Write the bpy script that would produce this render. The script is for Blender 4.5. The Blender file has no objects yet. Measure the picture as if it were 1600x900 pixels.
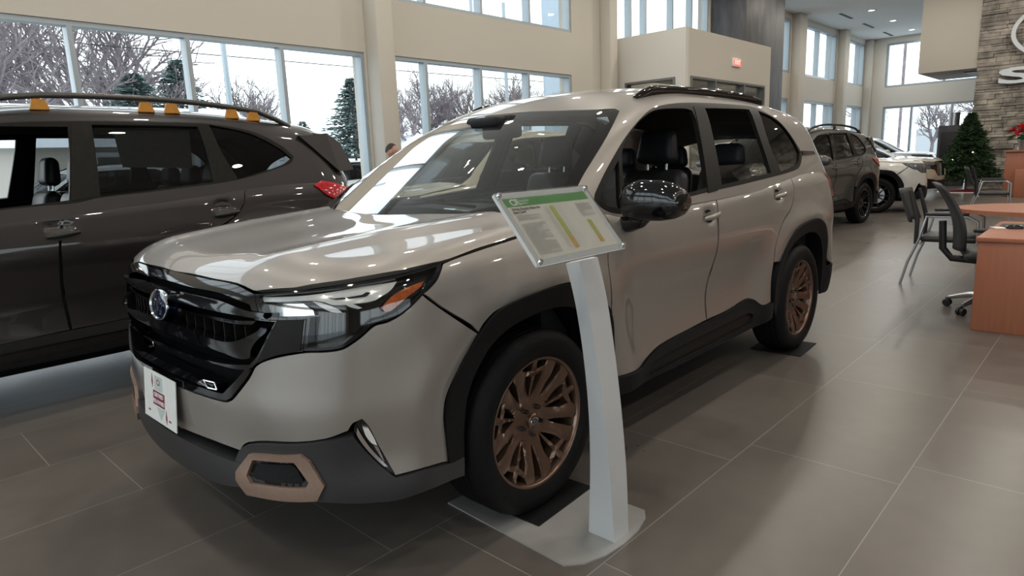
import bpy, bmesh, math, random
import numpy as np
from mathutils import Vector, Matrix
from mathutils.geometry import delaunay_2d_cdt
random.seed(7)
PI = math.pi
S = bpy.context.scene
COL = S.collection

# ------------------------------------------------------------------ camera
FPX = 1019.684
CAM = np.array([1.739, 2.4095, 1.3247])
YAW, PITCH, ROLL = 3.8984, .1922, -.0388
def cam_basis():
    cy, sy, cp, sp = math.cos(YAW), math.sin(YAW), math.cos(PITCH), math.sin(PITCH)
    F = np.array([cy*cp, sy*cp, -sp]); r0 = np.array([sy, -cy, 0.]); u0 = np.cross(r0, F)
    c, s = math.cos(ROLL), math.sin(ROLL)
    return c*r0+s*u0, -s*r0+c*u0, F
CR, CU, CF = cam_basis()
cd = bpy.data.cameras.new('camera'); cam = bpy.data.objects.new('camera', cd); COL.objects.link(cam)
cd.sensor_fit = 'HORIZONTAL'; cd.sensor_width = 36; cd.lens = 36*FPX/1600; cd.clip_start = .05; cd.clip_end = 400
m4 = Matrix(((CR[0], CU[0], -CF[0], CAM[0]), (CR[1], CU[1], -CF[1], CAM[1]), (CR[2], CU[2], -CF[2], CAM[2]), (0, 0, 0, 1)))
cam.matrix_world = m4
S.camera = cam
S.view_settings.view_transform = 'Standard'; S.view_settings.look = 'None'
S.view_settings.gamma = 1; S.view_settings.use_curve_mapping = False
S.view_settings.exposure = 0.28
try:
    S.cycles.use_denoising = True; S.cycles.max_bounces = 10; S.cycles.transparent_max_bounces = 24
    S.cycles.diffuse_bounces = 4; S.cycles.glossy_bounces = 5; S.cycles.caustics_reflective = False; S.cycles.caustics_refractive = False
    S.cycles.sample_clamp_indirect = 6
except Exception: pass

# ------------------------------------------------------------------ overcast sky
w = bpy.data.worlds.new('world'); S.world = w; w.use_nodes = True
nt = w.node_tree; bg = nt.nodes['Background']
tc = nt.nodes.new('ShaderNodeTexCoord'); sep = nt.nodes.new('ShaderNodeSeparateXYZ')
cr = nt.nodes.new('ShaderNodeValToRGB')
nt.links.new(tc.outputs['Generated'], sep.inputs[0]); nt.links.new(sep.outputs['Z'], cr.inputs[0])
cr.color_ramp.elements[0].position = 0.0; cr.color_ramp.elements[0].color = (.84, .92, .97, 1)
cr.color_ramp.elements[1].position = .6; cr.color_ramp.elements[1].color = (.80, .90, 1.0, 1)
e = cr.color_ramp.elements.new(.15); e.color = (.93, .98, 1.0, 1)
nt.links.new(cr.outputs[0], bg.inputs['Color']); bg.inputs['Strength'].default_value = 1.95

# ------------------------------------------------------------------ lights inside the showroom (the glazing is its daylight)
CEIL = 6.12
def area(name, loc, rot, sx, sy, power, color, portal=False, shape='RECTANGLE'):
    l = bpy.data.lights.new(name, 'AREA'); l.shape = shape; l.size = sx
    if shape == 'RECTANGLE': l.size_y = sy
    l.energy = power; l.color = color
    if portal: l.cycles.is_portal = True
    o = bpy.data.objects.new(name, l); o.location = loc; o.rotation_euler = rot; COL.objects.link(o); return o
area('window_portal', (-14, -7.05, 3.2), (-PI/2, 0, PI), 44, 6.2, 1, (1, 1, 1), True).rotation_euler = (PI/2, 0, 0)
area('front_portal', (9.05, 2, 3.2), (PI/2, 0, PI/2), 18, 6.2, 1, (1, 1, 1), True)
LAMPS = [(x, y) for y in (-4.93, -1.9, 1.13, 4.2, 7.2) for x in (-31.2, -28.22, -25.3, -22.3, -19.3, -16.3, -13.3, -10.3, -7.3, -4.3, -1.3, 1.7, 4.7)]
LAMPS = [(x, y) for x, y in LAMPS if not (x < -20 and y > -3)]
for i, (x, y) in enumerate(LAMPS):
    area('downlight_lamp', (x, y, CEIL-.03), (0, 0, 0), .2, .2, 26, (1.0, .92, .81), shape='DISK')

# ------------------------------------------------------------------ helpers
def tag(o, label=None, cat=None, group=None, kind=None):
    if label: o['label'] = label
    if cat: o['category'] = cat
    if group: o['group'] = group
    if kind: o['kind'] = kind
    return o
def empty(name, loc=(0, 0, 0), rz=0, label=None, cat=None, group=None):
    o = bpy.data.objects.new(name, None); o.location = loc; o.rotation_euler = (0, 0, rz); o.empty_display_size = .2
    COL.objects.link(o); return tag(o, label, cat, group)
def link(name, me, mat=None, parent=None, smooth=False):
    if mat: me.materials.append(mat)
    if smooth:
        for p in me.polygons: p.use_smooth = True
    o = bpy.data.objects.new(name, me); COL.objects.link(o)
    if parent: o.parent = parent
    return o
def from_bm(name, bm, mat=None, parent=None, smooth=False, angle=None):
    me = bpy.data.meshes.new(name); bmesh.ops.recalc_face_normals(bm, faces=bm.faces[:]); bm.to_mesh(me); bm.free()
    o = link(name, me, mat, parent, smooth)
    if smooth and angle:
        me.set_sharp_from_angle(angle=angle)
    return o
def from_py(name, v, f, mat=None, parent=None, smooth=False):
    me = bpy.data.meshes.new(name); me.from_pydata([tuple(map(float, p)) for p in v], [], f); me.update()
    return link(name, me, mat, parent, smooth)
def add_box(bm, c, s, bevel=0, seg=2, rot=None, taper=None):
    r = bmesh.ops.create_cube(bm, size=1); vs = r['verts']
    for v in vs:
        v.co = Vector((v.co.x*s[0], v.co.y*s[1], v.co.z*s[2]))
        if taper and v.co.z > 0: v.co.x *= taper[0]; v.co.y *= taper[1]
    if bevel:
        es = list({e for v in vs for e in v.link_edges})
        rr = bmesh.ops.bevel(bm, geom=es, offset=bevel, segments=seg, affect='EDGES', profile=.5)
        vs = list({v for f in rr['faces'] for v in f.verts} | {v for v in vs if v.is_valid})
    M = Matrix.Translation(c) @ (rot.to_4x4() if rot else Matrix())
    for v in vs: v.co = M @ v.co
    return vs
def add_tube(bm, pts, r, n=8, cap=True):
    pts = [Vector(p) for p in pts]; rings = []
    rs = r if isinstance(r, (list, tuple)) else [r]*len(pts)
    up = None
    for i, p in enumerate(pts):
        t = (pts[min(i+1, len(pts)-1)]-pts[max(i-1, 0)]).normalized()
        if up is None:
            up = Vector((0, 0, 1)) if abs(t.z) < .9 else Vector((1, 0, 0))
        a = t.cross(up).normalized(); b = a.cross(t).normalized(); up = b
        rings.append([bm.verts.new(p+rs[i]*(a*math.cos(2*PI*k/n)+b*math.sin(2*PI*k/n))) for k in range(n)])
    for i in range(len(rings)-1):
        for k in range(n):
            bm.faces.new((rings[i][k], rings[i][(k+1) % n], rings[i+1][(k+1) % n], rings[i+1][k]))
    if cap:
        bm.faces.new(rings[0][::-1]); bm.faces.new(rings[-1])
def add_lathe(bm, prof, n=32, M=None, cap=False):
    """prof: (r, h) pairs, turned about local z"""
    rings = []
    for r, h in prof:
        rings.append([bm.verts.new((M or Matrix()) @ Vector((r*math.cos(2*PI*k/n), r*math.sin(2*PI*k/n), h))) for k in range(n)])
    for i in range(len(rings)-1):
        for k in range(n):
            bm.faces.new((rings[i][k], rings[i][(k+1) % n], rings[i+1][(k+1) % n], rings[i+1][k]))
    if cap: bm.faces.new(rings[0][::-1]); bm.faces.new(rings[-1])
def add_prism(bm, pts2, z0, z1, M=None):
    M = M or Matrix()
    a = [bm.verts.new(M @ Vector((p[0], p[1], z0))) for p in pts2]; b = [bm.verts.new(M @ Vector((p[0], p[1], z1))) for p in pts2]
    n = len(a)
    for i in range(n): bm.faces.new((a[i], a[(i+1) % n], b[(i+1) % n], b[i]))
    bm.faces.new(a[::-1]); bm.faces.new(b)
def box(name, c, s, mat, parent=None, bevel=0, seg=2, rot=None, taper=None, smooth=None):
    bm = bmesh.new(); add_box(bm, c, s, bevel, seg, rot, taper)
    sm = bevel > 0 if smooth is None else smooth
    return from_bm(name, bm, mat, parent, sm, math.radians(50))
def tube(name, pts, r, mat, parent=None, n=8):
    bm = bmesh.new(); add_tube(bm, pts, r, n); return from_bm(name, bm, mat, parent, True, math.radians(50))
def Rz(a): return Matrix.Rotation(a, 3, 'Z')
def Rx(a): return Matrix.Rotation(a, 3, 'X')
def Ry(a): return Matrix.Rotation(a, 3, 'Y')
def text_mesh(name, s, size, depth, mat, parent=None, M=None, sx=1, bold=0, align='CENTER'):
    c = bpy.data.curves.new(name, 'FONT'); c.body = s; c.size = size; c.extrude = depth; c.offset = bold; c.align_x = align; c.align_y = 'CENTER'; c.resolution_u = 4
    t = bpy.data.objects.new(name, c); COL.objects.link(t)
    dg = bpy.context.evaluated_depsgraph_get(); me = bpy.data.meshes.new_from_object(t.evaluated_get(dg))
    bpy.data.objects.remove(t); bpy.data.curves.remove(c); me.name = name
    mm = (M or Matrix()) @ Matrix.Diagonal((sx, 1, 1, 1))
    me.transform(mm); me.materials.clear()
    return link(name, me, mat, parent)
def at(x, y, ax, v):
    """a photograph pixel turned into the point where its ray meets the plane axis=v"""
    d = CF + CR*(x-800)/FPX - CU*(y-450)/FPX
    return CAM + (v-CAM[ax])/d[ax]*d

# ------------------------------------------------------------------ materials
def new_mat(name, color=(.5, .5, .5), rough=.5, metal=0, coat=0, coat_r=.03, emis=None, es=0, spec=.5, **kw):
    m = bpy.data.materials.new(name); m.use_nodes = True; b = m.node_tree.nodes['Principled BSDF']
    b.inputs['Base Color'].default_value = (*color, 1); b.inputs['Roughness'].default_value = rough; b.inputs['Metallic'].default_value = metal
    b.inputs['Coat Weight'].default_value = coat; b.inputs['Coat Roughness'].default_value = coat_r
    b.inputs['Specular IOR Level'].default_value = spec
    if emis: b.inputs['Emission Color'].default_value = (*emis, 1); b.inputs['Emission Strength'].default_value = es
    return m
def N(m, t, **kw):
    n = m.node_tree.nodes.new(t)
    for k, v in kw.items(): setattr(n, k, v)
    return n
def L(m, a, b): m.node_tree.links.new(a, b)
def noisy(m, scale=20, amt=.15, bump=0, det=4, coord='Object', stretch=None, bscale=None):
    """gentle procedural variation of the base colour, and bump"""
    nt = m.node_tree; b = nt.nodes['Principled BSDF']; c = b.inputs['Base Color'].default_value[:3]
    t = N(m, 'ShaderNodeTexCoord'); mp = N(m, 'ShaderNodeMapping'); n = N(m, 'ShaderNodeTexNoise'); n.inputs['Scale'].default_value = scale; n.inputs['Detail'].default_value = det
    if stretch: mp.inputs['Scale'].default_value = stretch
    L(m, t.outputs[coord], mp.inputs[0]); L(m, mp.outputs[0], n.inputs['Vector'])
    r = N(m, 'ShaderNodeValToRGB'); r.color_ramp.elements[0].position = .3; r.color_ramp.elements[1].position = .7
    r.color_ramp.elements[0].color = (*[max(0, x*(1-amt)) for x in c], 1); r.color_ramp.elements[1].color = (*[min(1, x*(1+amt)) for x in c], 1)
    L(m, n.outputs['Fac'], r.inputs[0]); L(m, r.outputs[0], b.inputs['Base Color'])
    if bump:
        bp = N(m, 'ShaderNodeBump'); bp.inputs['Strength'].default_value = bump; bp.inputs['Distance'].default_value = .01
        L(m, n.outputs['Fac'], bp.inputs['Height']); L(m, bp.outputs[0], b.inputs['Normal'])
    return m
def flake(m, amt=.12):
    return noisy(m, 900, amt, 0, 2)
def glass_mat(name, tint=(.9, .95, .95), refl=.12, rough=0.0):
    m = bpy.data.materials.new(name); m.use_nodes = True; nt = m.node_tree; nt.nodes.clear()
    o = nt.nodes.new('ShaderNodeOutputMaterial'); mx = nt.nodes.new('ShaderNodeMixShader'); tr = nt.nodes.new('ShaderNodeBsdfTransparent'); gl = nt.nodes.new('ShaderNodeBsdfGlossy')
    lw = nt.nodes.new('ShaderNodeFresnel'); lw.inputs['IOR'].default_value = 1.5
    mu = nt.nodes.new('ShaderNodeMath'); mu.operation = 'MULTIPLY_ADD'; mu.inputs[1].default_value = refl; mu.inputs[2].default_value = 0.0; mu.use_clamp = True
    tr.inputs[0].default_value = (*tint, 1); gl.inputs['Roughness'].default_value = rough
    nt.links.new(lw.outputs[0], mu.inputs[0]); nt.links.new(mu.outputs[0], mx.inputs[0]); nt.links.new(tr.outputs[0], mx.inputs[1]); nt.links.new(gl.outputs[0], mx.inputs[2]); nt.links.new(mx.outputs[0], o.inputs[0])
    return m
M_ = {}
M_['paint'] = flake(new_mat('greige_metallic_paint', (.305, .280, .258), .40, .40, 1, .02), .06)
M_['dark_paint'] = flake(new_mat('dark_grey_metallic_paint', (.026, .0225, .0235), .4, .5, 1, .03), .1)
M_['grey_paint'] = flake(new_mat('mid_grey_metallic_paint', (.055, .055, .055), .4, .5, 1, .03), .1)
M_['white_paint'] = flake(new_mat('pearl_white_paint', (.66, .65, .62), .35, .1, 1, .03), .03)
M_['beige_paint'] = flake(new_mat('champagne_beige_paint', (.52, .47, .37), .4, .3, 1, .03), .05)
M_['silver_paint'] = flake(new_mat('silver_paint', (.5, .52, .55), .35, .5, 1, .03), .05)
M_['red_paint'] = flake(new_mat('dark_red_paint', (.28, .05, .06), .35, .2, 1, .03), .05)
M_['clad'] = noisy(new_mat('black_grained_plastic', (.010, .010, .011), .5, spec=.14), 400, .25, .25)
M_['gloss'] = noisy(new_mat('gloss_black_plastic', (.004, .004, .005), .05, spec=.7), 3, .2)
M_['satin'] = noisy(new_mat('satin_black_trim', (.014, .013, .012), .38, spec=.10), 30, .15)
M_['fascia'] = noisy(new_mat('charcoal_bumper_plastic', (.030, .030, .033), .42), 400, .15, .1)
M_['well'] = noisy(new_mat('wheel_well_liner', (.006, .006, .007), .9, spec=.1), 60, .3)
M_['rubber'] = noisy(new_mat('tyre_rubber', (.007, .007, .008), .55, spec=.16), 120, .25, .15)
M_['bronze'] = noisy(new_mat('bronze_wheel_paint', (.20, .125, .09), .28, .8, .4, .1), 60, .08)
M_['bronze_trim'] = noisy(new_mat('bronze_trim_paint', (.30, .205, .16), .42, .4), 60, .05)
M_['black_wheel'] = noisy(new_mat('black_wheel_paint', (.02, .02, .022), .25, .5, .5), 60, .1)
M_['chrome'] = noisy(new_mat('bright_chrome', (.8, .82, .84), .08, 1), 5, .03)
M_['raildark'] = noisy(new_mat('dark_satin_rail', (.10, .095, .09), .35, .6), 60, .05)
M_['alu'] = noisy(new_mat('brushed_aluminium', (.55, .56, .58), .3, .9), 200, .06)
M_['cabin'] = noisy(new_mat('dark_cabin_trim', (.016, .016, .018), .6, spec=.2), 80, .2)
M_['seat'] = noisy(new_mat('black_leather', (.03, .031, .035), .42), 150, .2, .2)
M_['headliner'] = noisy(new_mat('grey_headliner', (.06, .06, .06), .9), 150, .1)
M_['glass'] = glass_mat('clear_car_glass', (.82, .89, .88), 1.7)
M_['screen'] = glass_mat('windscreen_glass', (.78, .86, .85), 3.4)
M_['tint'] = glass_mat('tinted_car_glass', (.06, .07, .07), 1.0)
M_['darktint'] = glass_mat('privacy_glass', (.30, .31, .31), 1.2)
M_['lens'] = glass_mat('clear_lamp_lens', (.97, .98, .98), .9)
M_['pane'] = glass_mat('window_pane', (.95, .99, .99), .22)
M_['amber'] = noisy(new_mat('amber_reflector', (.62, .13, .02), .15, 0, 1), 90, .25)
M_['redlamp'] = noisy(new_mat('red_lamp_lens', (.45, .01, .02), .12, 0, 1), 40, .3)
M_['pinklens'] = noisy(new_mat('pale_red_lamp_lens', (.42, .16, .15), .08, .2, 1), 12, .45)
M_['dropglass'] = glass_mat('half_lowered_glass', (.42, .44, .43), 3.0)
M_['drl'] = noisy(new_mat('pale_lamp_reflector', (.92, .92, .90), .2, .1, 1), 40, .05)
M_['blue'] = noisy(new_mat('deep_blue_enamel', (.006, .014, .05), .12, .3, 1), 40, .1)
M_['white'] = noisy(new_mat('white_plastic', (.78, .8, .79), .4), 40, .03)
# ------------------------------------------------------------------ room materials
def tile_floor():
    m = new_mat('dark_porcelain_tiles', (.12, .11, .105), .32); b = m.node_tree.nodes['Principled BSDF']
    tc = N(m, 'ShaderNodeTexCoord'); sp = N(m, 'ShaderNodeSeparateXYZ'); L(m, tc.outputs['Object'], sp.inputs[0])
    def mth(op, a, b_=None, c=None):
        n = N(m, 'ShaderNodeMath', operation=op)
        for i, v in enumerate((a, b_, c)):
            if v is None: continue
            if isinstance(v, (int, float)): n.inputs[i].default_value = v
            else: L(m, v, n.inputs[i])
        return n.outputs[0]
    v = mth('DIVIDE', mth('SUBTRACT', sp.outputs['Y'], 1.26), .607); row = mth('FLOOR', v); fv = mth('FRACT', v)
    u = mth('DIVIDE', mth('SUBTRACT', mth('ADD', sp.outputs['X'], mth('MULTIPLY', row, .207)), .13), .586*2); cu = mth('FLOOR', u); fu = mth('FRACT', u)
    j1 = mth('LESS_THAN', fv, .006); j2 = mth('LESS_THAN', fu, .0032)
    j = mth('MAXIMUM', j1, j2)
    cb = N(m, 'ShaderNodeCombineXYZ'); L(m, cu, cb.inputs[0]); L(m, row, cb.inputs[1])
    wn = N(m, 'ShaderNodeTexWhiteNoise', noise_dimensions='3D'); L(m, cb.outputs[0], wn.inputs['Vector'])
    ns = N(m, 'ShaderNodeTexNoise'); ns.inputs['Scale'].default_value = 1.7; ns.inputs['Detail'].default_value = 3; L(m, tc.outputs['Object'], ns.inputs['Vector'])
    n2 = N(m, 'ShaderNodeTexNoise'); n2.inputs['Scale'].default_value = 9; L(m, tc.outputs['Object'], n2.inputs['Vector'])
    val = mth('ADD', mth('ADD', mth('MULTIPLY', wn.outputs['Value'], .16), mth('MULTIPLY', ns.outputs['Fac'], .45)), mth('MULTIPLY', n2.outputs['Fac'], .2))
    r = N(m, 'ShaderNodeValToRGB'); r.color_ramp.elements[0].color = (.10, .088, .078, 1); r.color_ramp.elements[0].position = .2; r.color_ramp.elements[1].color = (.185, .166, .148, 1); r.color_ramp.elements[1].position = .75
    L(m, val, r.inputs[0]); mx = N(m, 'ShaderNodeMix', data_type='RGBA'); L(m, j, mx.inputs['Factor']); L(m, r.outputs[0], mx.inputs[6]); mx.inputs[7].default_value = (.28, .262, .24, 1)
    L(m, mx.outputs[2], b.inputs['Base Color'])
    L(m, mth('ADD', mth('MULTIPLY', ns.outputs['Fac'], .10), .24), b.inputs['Roughness'])
    bp = N(m, 'ShaderNodeBump'); bp.inputs['Strength'].default_value = .35; bp.inputs['Distance'].default_value = .002; L(m, mth('SUBTRACT', 0.0, j), bp.inputs['Height']); 
    return m
M_['floor'] = tile_floor()
M_['wall'] = noisy(new_mat('beige_wall_paint', (.64, .60, .53), .75), 60, .02, .03)
M_['brownwall'] = noisy(new_mat('dark_unseen_wall', (.17, .145, .12), .6), 4, .2, stretch=(1, 1, .2))  # invented finish for an unseen wall, dark so gloss parts reflect less
M_['wallgrey'] = noisy(new_mat('light_greige_wall_paint', (.76, .73, .67), .75), 60, .02, .03)
M_['ceil'] = noisy(new_mat('white_ceiling_paint', (.84, .84, .82), .9), 60, .015)
M_['mullion'] = noisy(new_mat('clear_anodised_frame', (.42, .48, .52), .38, .35), 90, .04)
M_['slate'] = noisy(new_mat('dark_slate_cladding', (.075, .075, .08), .55), 5, .35, .2, coord='Object', stretch=(1, 1, .25))
M_['stone'] = noisy(new_mat('stacked_ledge_stone', (.36, .33, .29), .85), 3.2, .55, .5, det=8)
def island_tint(m, amt):
    b = m.node_tree.nodes['Principled BSDF']; src = b.inputs['Base Color'].links[0].from_socket
    g = N(m, 'ShaderNodeNewGeometry'); mr = N(m, 'ShaderNodeMapRange'); mr.inputs['To Min'].default_value = 1-amt; mr.inputs['To Max'].default_value = 1+amt
    L(m, g.outputs['Random Per Island'], mr.inputs['Value']); v = N(m, 'ShaderNodeVectorMath', operation='SCALE'); L(m, src, v.inputs[0]); L(m, mr.outputs[0], v.inputs['Scale']); L(m, v.outputs[0], b.inputs['Base Color'])
island_tint(M_['stone'], .26)
M_['wood'] = noisy(new_mat('cherry_laminate', (.36, .135, .075), .38), 7, .06, 0, coord='Object', stretch=(1, 6, .6))
M_['snow'] = noisy(new_mat('snow', (.80, .83, .86), .9), .6, .08, .2)
M_['asphalt'] = noisy(new_mat('wet_asphalt_with_snow', (.42, .44, .46), .5), .5, .45, .1, det=8)
M_['bark'] = noisy(new_mat('grey_brown_bark', (.22, .185, .19), .9), 3, .25)
M_['spruce'] = noisy(new_mat('blue_green_spruce_needles', (.22, .29, .275), .85), 2.5, .45, det=6)
M_['pine'] = noisy(new_mat('dark_green_needles', (.022, .055, .018), .7), 6, .4, det=6)
M_['siding_blue'] = noisy(new_mat('blue_siding', (.27, .43, .60), .7), 20, .06, stretch=(.1, .1, 8))
M_['siding_white'] = noisy(new_mat('pale_siding', (.55, .57, .58), .7), 20, .05, stretch=(.1, .1, 8))
M_['black'] = noisy(new_mat('matte_black', (.015, .015, .016), .5), 80, .2)
M_['mesh'] = noisy(new_mat('dark_grey_mesh_fabric', (.03, .03, .032), .55), 400, .5, .3)
M_['diff'] = new_mat('lamp_diffuser', (.9, .85, .75), .4, emis=(1, .88, .7), es=14)
# ------------------------------------------------------------------ walls with openings
def wall_open(name, axis, c, th, a0, a1, z0, z1, holes, mat):
    """slab on plane axis=c (thickness th outward); holes are (a, b, za, zb)"""
    xs = sorted({a0, a1} | {v for h in holes for v in h[:2]}); zs = sorted({z0, z1} | {v for h in holes for v in h[2:]})
    bm = bmesh.new(); done = set()
    for k in range(len(zs)-1):
        i = 0
        while i < len(xs)-1:
            def solid(i): 
                xm, zm = (xs[i]+xs[i+1])/2, (zs[k]+zs[k+1])/2
                return not any(h[0] < xm < h[1] and h[2] < zm < h[3] for h in holes)
            if not solid(i): i += 1; continue
            j = i
            while j < len(xs)-1 and solid(j): j += 1
            p, q = xs[i], xs[j]
            if axis == 'y': add_box(bm, ((p+q)/2, c+th/2, (zs[k]+zs[k+1])/2), (q-p, abs(th), zs[k+1]-zs[k]))
            else: add_box(bm, (c+th/2, (p+q)/2, (zs[k]+zs[k+1])/2), (abs(th), q-p, zs[k+1]-zs[k]))
            i = j
    o = from_bm(name, bm, mat); o['kind'] = 'structure'; return o
NW = [0]
def window(axis, c, a0, a1, z0, z1, mulls, mat=None, depth=.16, fw=.06, inward=1, rail=None):
    NW[0] += 1; mat = mat or M_['mullion']
    bm = bmesh.new()
    def b(a, bb, za, zb, d=depth):
        if axis == 'y': add_box(bm, ((a+bb)/2, c, (za+zb)/2), (bb-a, d, zb-za))
        else: add_box(bm, (c, (a+bb)/2, (za+zb)/2), (d, bb-a, zb-za))
    b(a0, a1, z1-fw, z1); b(a0, a1, z0, z0+fw); b(a0, a0+fw, z0+fw, z1-fw); b(a1-fw, a1, z0+fw, z1-fw)
    for m in mulls: b(m-fw/2, m+fw/2, z0+fw, z1-fw, depth+.02)
    if rail: b(a0+fw, a1-fw, rail-fw/2, rail+fw/2, depth-.03)
    fr = from_bm('window_%d' % NW[0], bm, mat); fr['kind'] = 'structure'
    ed = [a0+fw/2]+sorted(mulls)+[a1-fw/2]
    for i in range(len(ed)-1):
        p, q = ed[i]+fw/2, ed[i+1]-fw/2
        if axis == 'y': v = [(p, c-.02, z0+fw), (q, c-.02, z0+fw), (q, c-.02, z1-fw), (p, c-.02, z1-fw)]
        else: v = [(c-.02, p, z0+fw), (c-.02, q, z0+fw), (c-.02, q, z1-fw), (c-.02, p, z1-fw)]
        from_py('pane', v, [(0, 1, 2, 3)], M_['pane'], fr)
    return fr
WY = -7.0; XE = 9.0; XW = -32.7; YN = 9.2
fl = box('floor', ((XE+XW)/2, (YN+WY)/2, -.05), (XE-XW+1.2, YN-WY+1.2, .1), M_['floor']); fl['kind'] = 'structure'
ce = box('ceiling', ((XE+XW)/2, (YN+WY)/2, CEIL+.1), (XE-XW+1, YN-WY+1, .2), M_['ceil']); ce['kind'] = 'structure'
LZ0, LZ1, CZ0, CZ1 = .12, 3.17, 4.07, 5.92
loA = (-4.9, 8.6, LZ0, LZ1); loB = (-10.45, -5.3, LZ0, LZ1)
upA = (-4.9, 8.6, CZ0, CZ1); upB = (-10.47, -5.3, CZ0, CZ1); upC = (-17.0, -11.95, CZ0, CZ1)
far_up = [(-23.3, -20.6), (-28.4, -24.2), (-32.3, -29.2)]
holes = [loA, loB, upA, upB, upC]+[(a, b, CZ0, CZ1) for a, b in far_up]+[(a, b, LZ0, LZ1) for a, b in far_up]
wall_open('wall_window_side', 'y', WY, -.35, XW-.3, XE+.3, 0, CEIL, holes, M_['wall'])
MA = [-.73+1.36*k for k in range(-2, 7)]; MB = [-6.22, -7.60, -9.0]
window('y', WY-.10, *loA, MA); window('y', WY-.10, *loB, MB)
window('y', WY-.10, *upA, MA); window('y', WY-.10, *upB, [-6.27, -7.68, -9.08]); window('y', WY-.10, *upC, [-12.9, -13.6, -14.95, -16.0])
for a, b in far_up:
    n = round((b-a)/1.37); ms = [a+(b-a)*(k+.5)/n for k in range(n)]
    window('y', WY-.10, a, b, CZ0, CZ1, ms, fw=.08, depth=.17); window('y', WY-.10, a, b, LZ0, LZ1, ms, fw=.08, depth=.17)
# piers and columns in front of the glazing
for k, (x0, x1, dp) in enumerate(((-5.28, -4.94, .34), (-11.85, -11.55, .30), (-24.1, -23.45, .30), (-29.1, -28.55, .30), (-32.7, -32.35, .30))):
    box('trim_%d' % (k+1), ((x0+x1)/2, WY+dp/2, CEIL/2), (x1-x0, dp, CEIL), M_['wall'], bevel=.02)['kind'] = 'structure'
# far end wall
fh = [(-6.2, -.2, .12, 3.10), (-6.2, -.2, 3.95, 5.88)]
wall_open('wall_far_end', 'x', XW, -.35, WY-.3, YN+.3, 0, CEIL, fh, M_['wallgrey'])
for h in fh: window('x', XW-.12, *h, [-5.05, -3.5, -2.0] if h[2] < 1 else [-3.9, -2.0], fw=.09)
# wall beside the viewer (glazed) and the wall behind
gh = [(-6.2, 8.4, .12, 3.17), (-6.2, 8.4, CZ0, CZ1)]
wall_open('wall_street_end', 'x', XE, .35, WY-.3, YN+.3, 0, CEIL, gh, M_['wall'])
for h in gh: window('x', XE+.12, *h, [-6.2+1.46*k for k in range(1, 10)])
wall_open('wall_service_side', 'y', YN, .3, XW-.3, XE+.3, 0, CEIL, [(-2, 6, .9, 2.6)], M_['brownwall'])
window('y', YN+.12, -2, 6, .9, 2.6, [0, 2, 4])  # unseen windows, added to let in more sky light
# baseboard under the glazing
box('baseboard_window_side', ((XE+XW)/2, WY+.008, .05), (XE-XW, .012, .1), M_['mullion'])['kind'] = 'structure'
# ceiling slots, fittings
def slot(px, L_, label):
    p = at(*px, 2, CEIL); o = box('ceiling_vent', (p[0], p[1], CEIL-.006), (L_, .10, .012), M_['black']); tag(o, label, 'vent')
slot((1322, 25), 1.4, 'dark slot diffuser in the white ceiling nearest the viewer'); slot((1357, 40), 1.4, 'dark slot diffuser in the white ceiling, middle one of the row'); slot((1388, 53), 1.4, 'dark slot diffuser in the white ceiling nearest the far end wall')
for i, (x, y) in enumerate(LAMPS):
    bm = bmesh.new(); add_lathe(bm, [(.10, CEIL-.001), (.16, CEIL-.001), (.16, CEIL-.012), (.125, CEIL-.02), (.105, CEIL-.012)], 20, Matrix.Translation((x, y, 0)))
    o = from_bm('ceiling_downlight', bm, M_['white'], None, True, .6)
    seen = {(-25.3, -4.93): 'recessed round downlight in the far ceiling, nearest of the three in view', (-28.22, -4.93): 'recessed round downlight in the far ceiling, middle of the three in view', (-31.2, -4.93): 'recessed round downlight in the far ceiling, farthest of the three in view'}
    tag(o, seen.get((x, y), 'round recessed warm downlight in the part of the ceiling outside the view'), 'ceiling light', None if (x, y) in seen else 'recessed ceiling downlights')
    bm = bmesh.new(); add_lathe(bm, [(.001, CEIL-.004), (.10, CEIL-.004)], 20, Matrix.Translation((x, y, 0))); from_bm('lamp_diffuser', bm, M_['diff'], o)
# ------------------------------------------------------------------ glazed office
oh = [(-6.66, -5.33, .95, 3.05)]
wall_open('wall_office_end', 'x', -12.10, -.14, -6.99, -5.08, 0, 4.09, oh, M_['wallgrey'])
wall_open('wall_office_front', 'y', -5.08, -.14, -16.83, -12.24, 0, 4.09, [(-16.45, -12.33, .95, 3.06)], M_['wall'])
wall_open('wall_office_back', 'x', -16.83, .14, -6.99, -5.22, 0, 4.09, [], M_['wall'])
M_['dframe'] = noisy(new_mat('grey_metal_window_frame', (.22, .22, .22), .45, .5), 90, .05)
window('x', -12.17, *oh[0], [], M_['dframe'], .2, .05); window('y', -5.15, -16.45, -12.33, .95, 3.06, [-13.55, -15.15], M_['dframe'], .2, .05)
oc = box('ceiling_office', (-14.5, -6.0, 3.2), (4.3, 1.7, .06), M_['ceil']); oc['kind'] = 'structure'
cl_ = box('wall_slate_column', (-18.5, -6.45, CEIL/2), (2.8, 1.05, CEIL), M_['slate'], bevel=.01); cl_['kind'] = 'structure'
ex = box('exit_sign', (-14.65, -5.055, 3.515), (.42, .05, .20), M_['white'], bevel=.01); tag(ex, 'small red lit exit sign on the beige office wall', 'exit sign')
ered = new_mat('exit_red', (.8, .1, .08), .4, emis=(1, .12, .09), es=1.1)
box('sign_face', (-14.65, -5.028, 3.515), (.38, .006, .165), ered, ex)
text_mesh('lettering', 'EXIT', .15, .002, new_mat('exit_white', (.9, .8, .75), .4, emis=(1, .7, .6), es=.8), ex, Matrix.Translation((-14.65, -5.02, 3.515)) @ Matrix.Rotation(PI, 4, 'Z') @ Matrix.Rotation(PI/2, 4, 'X'), 1.0)
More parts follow.
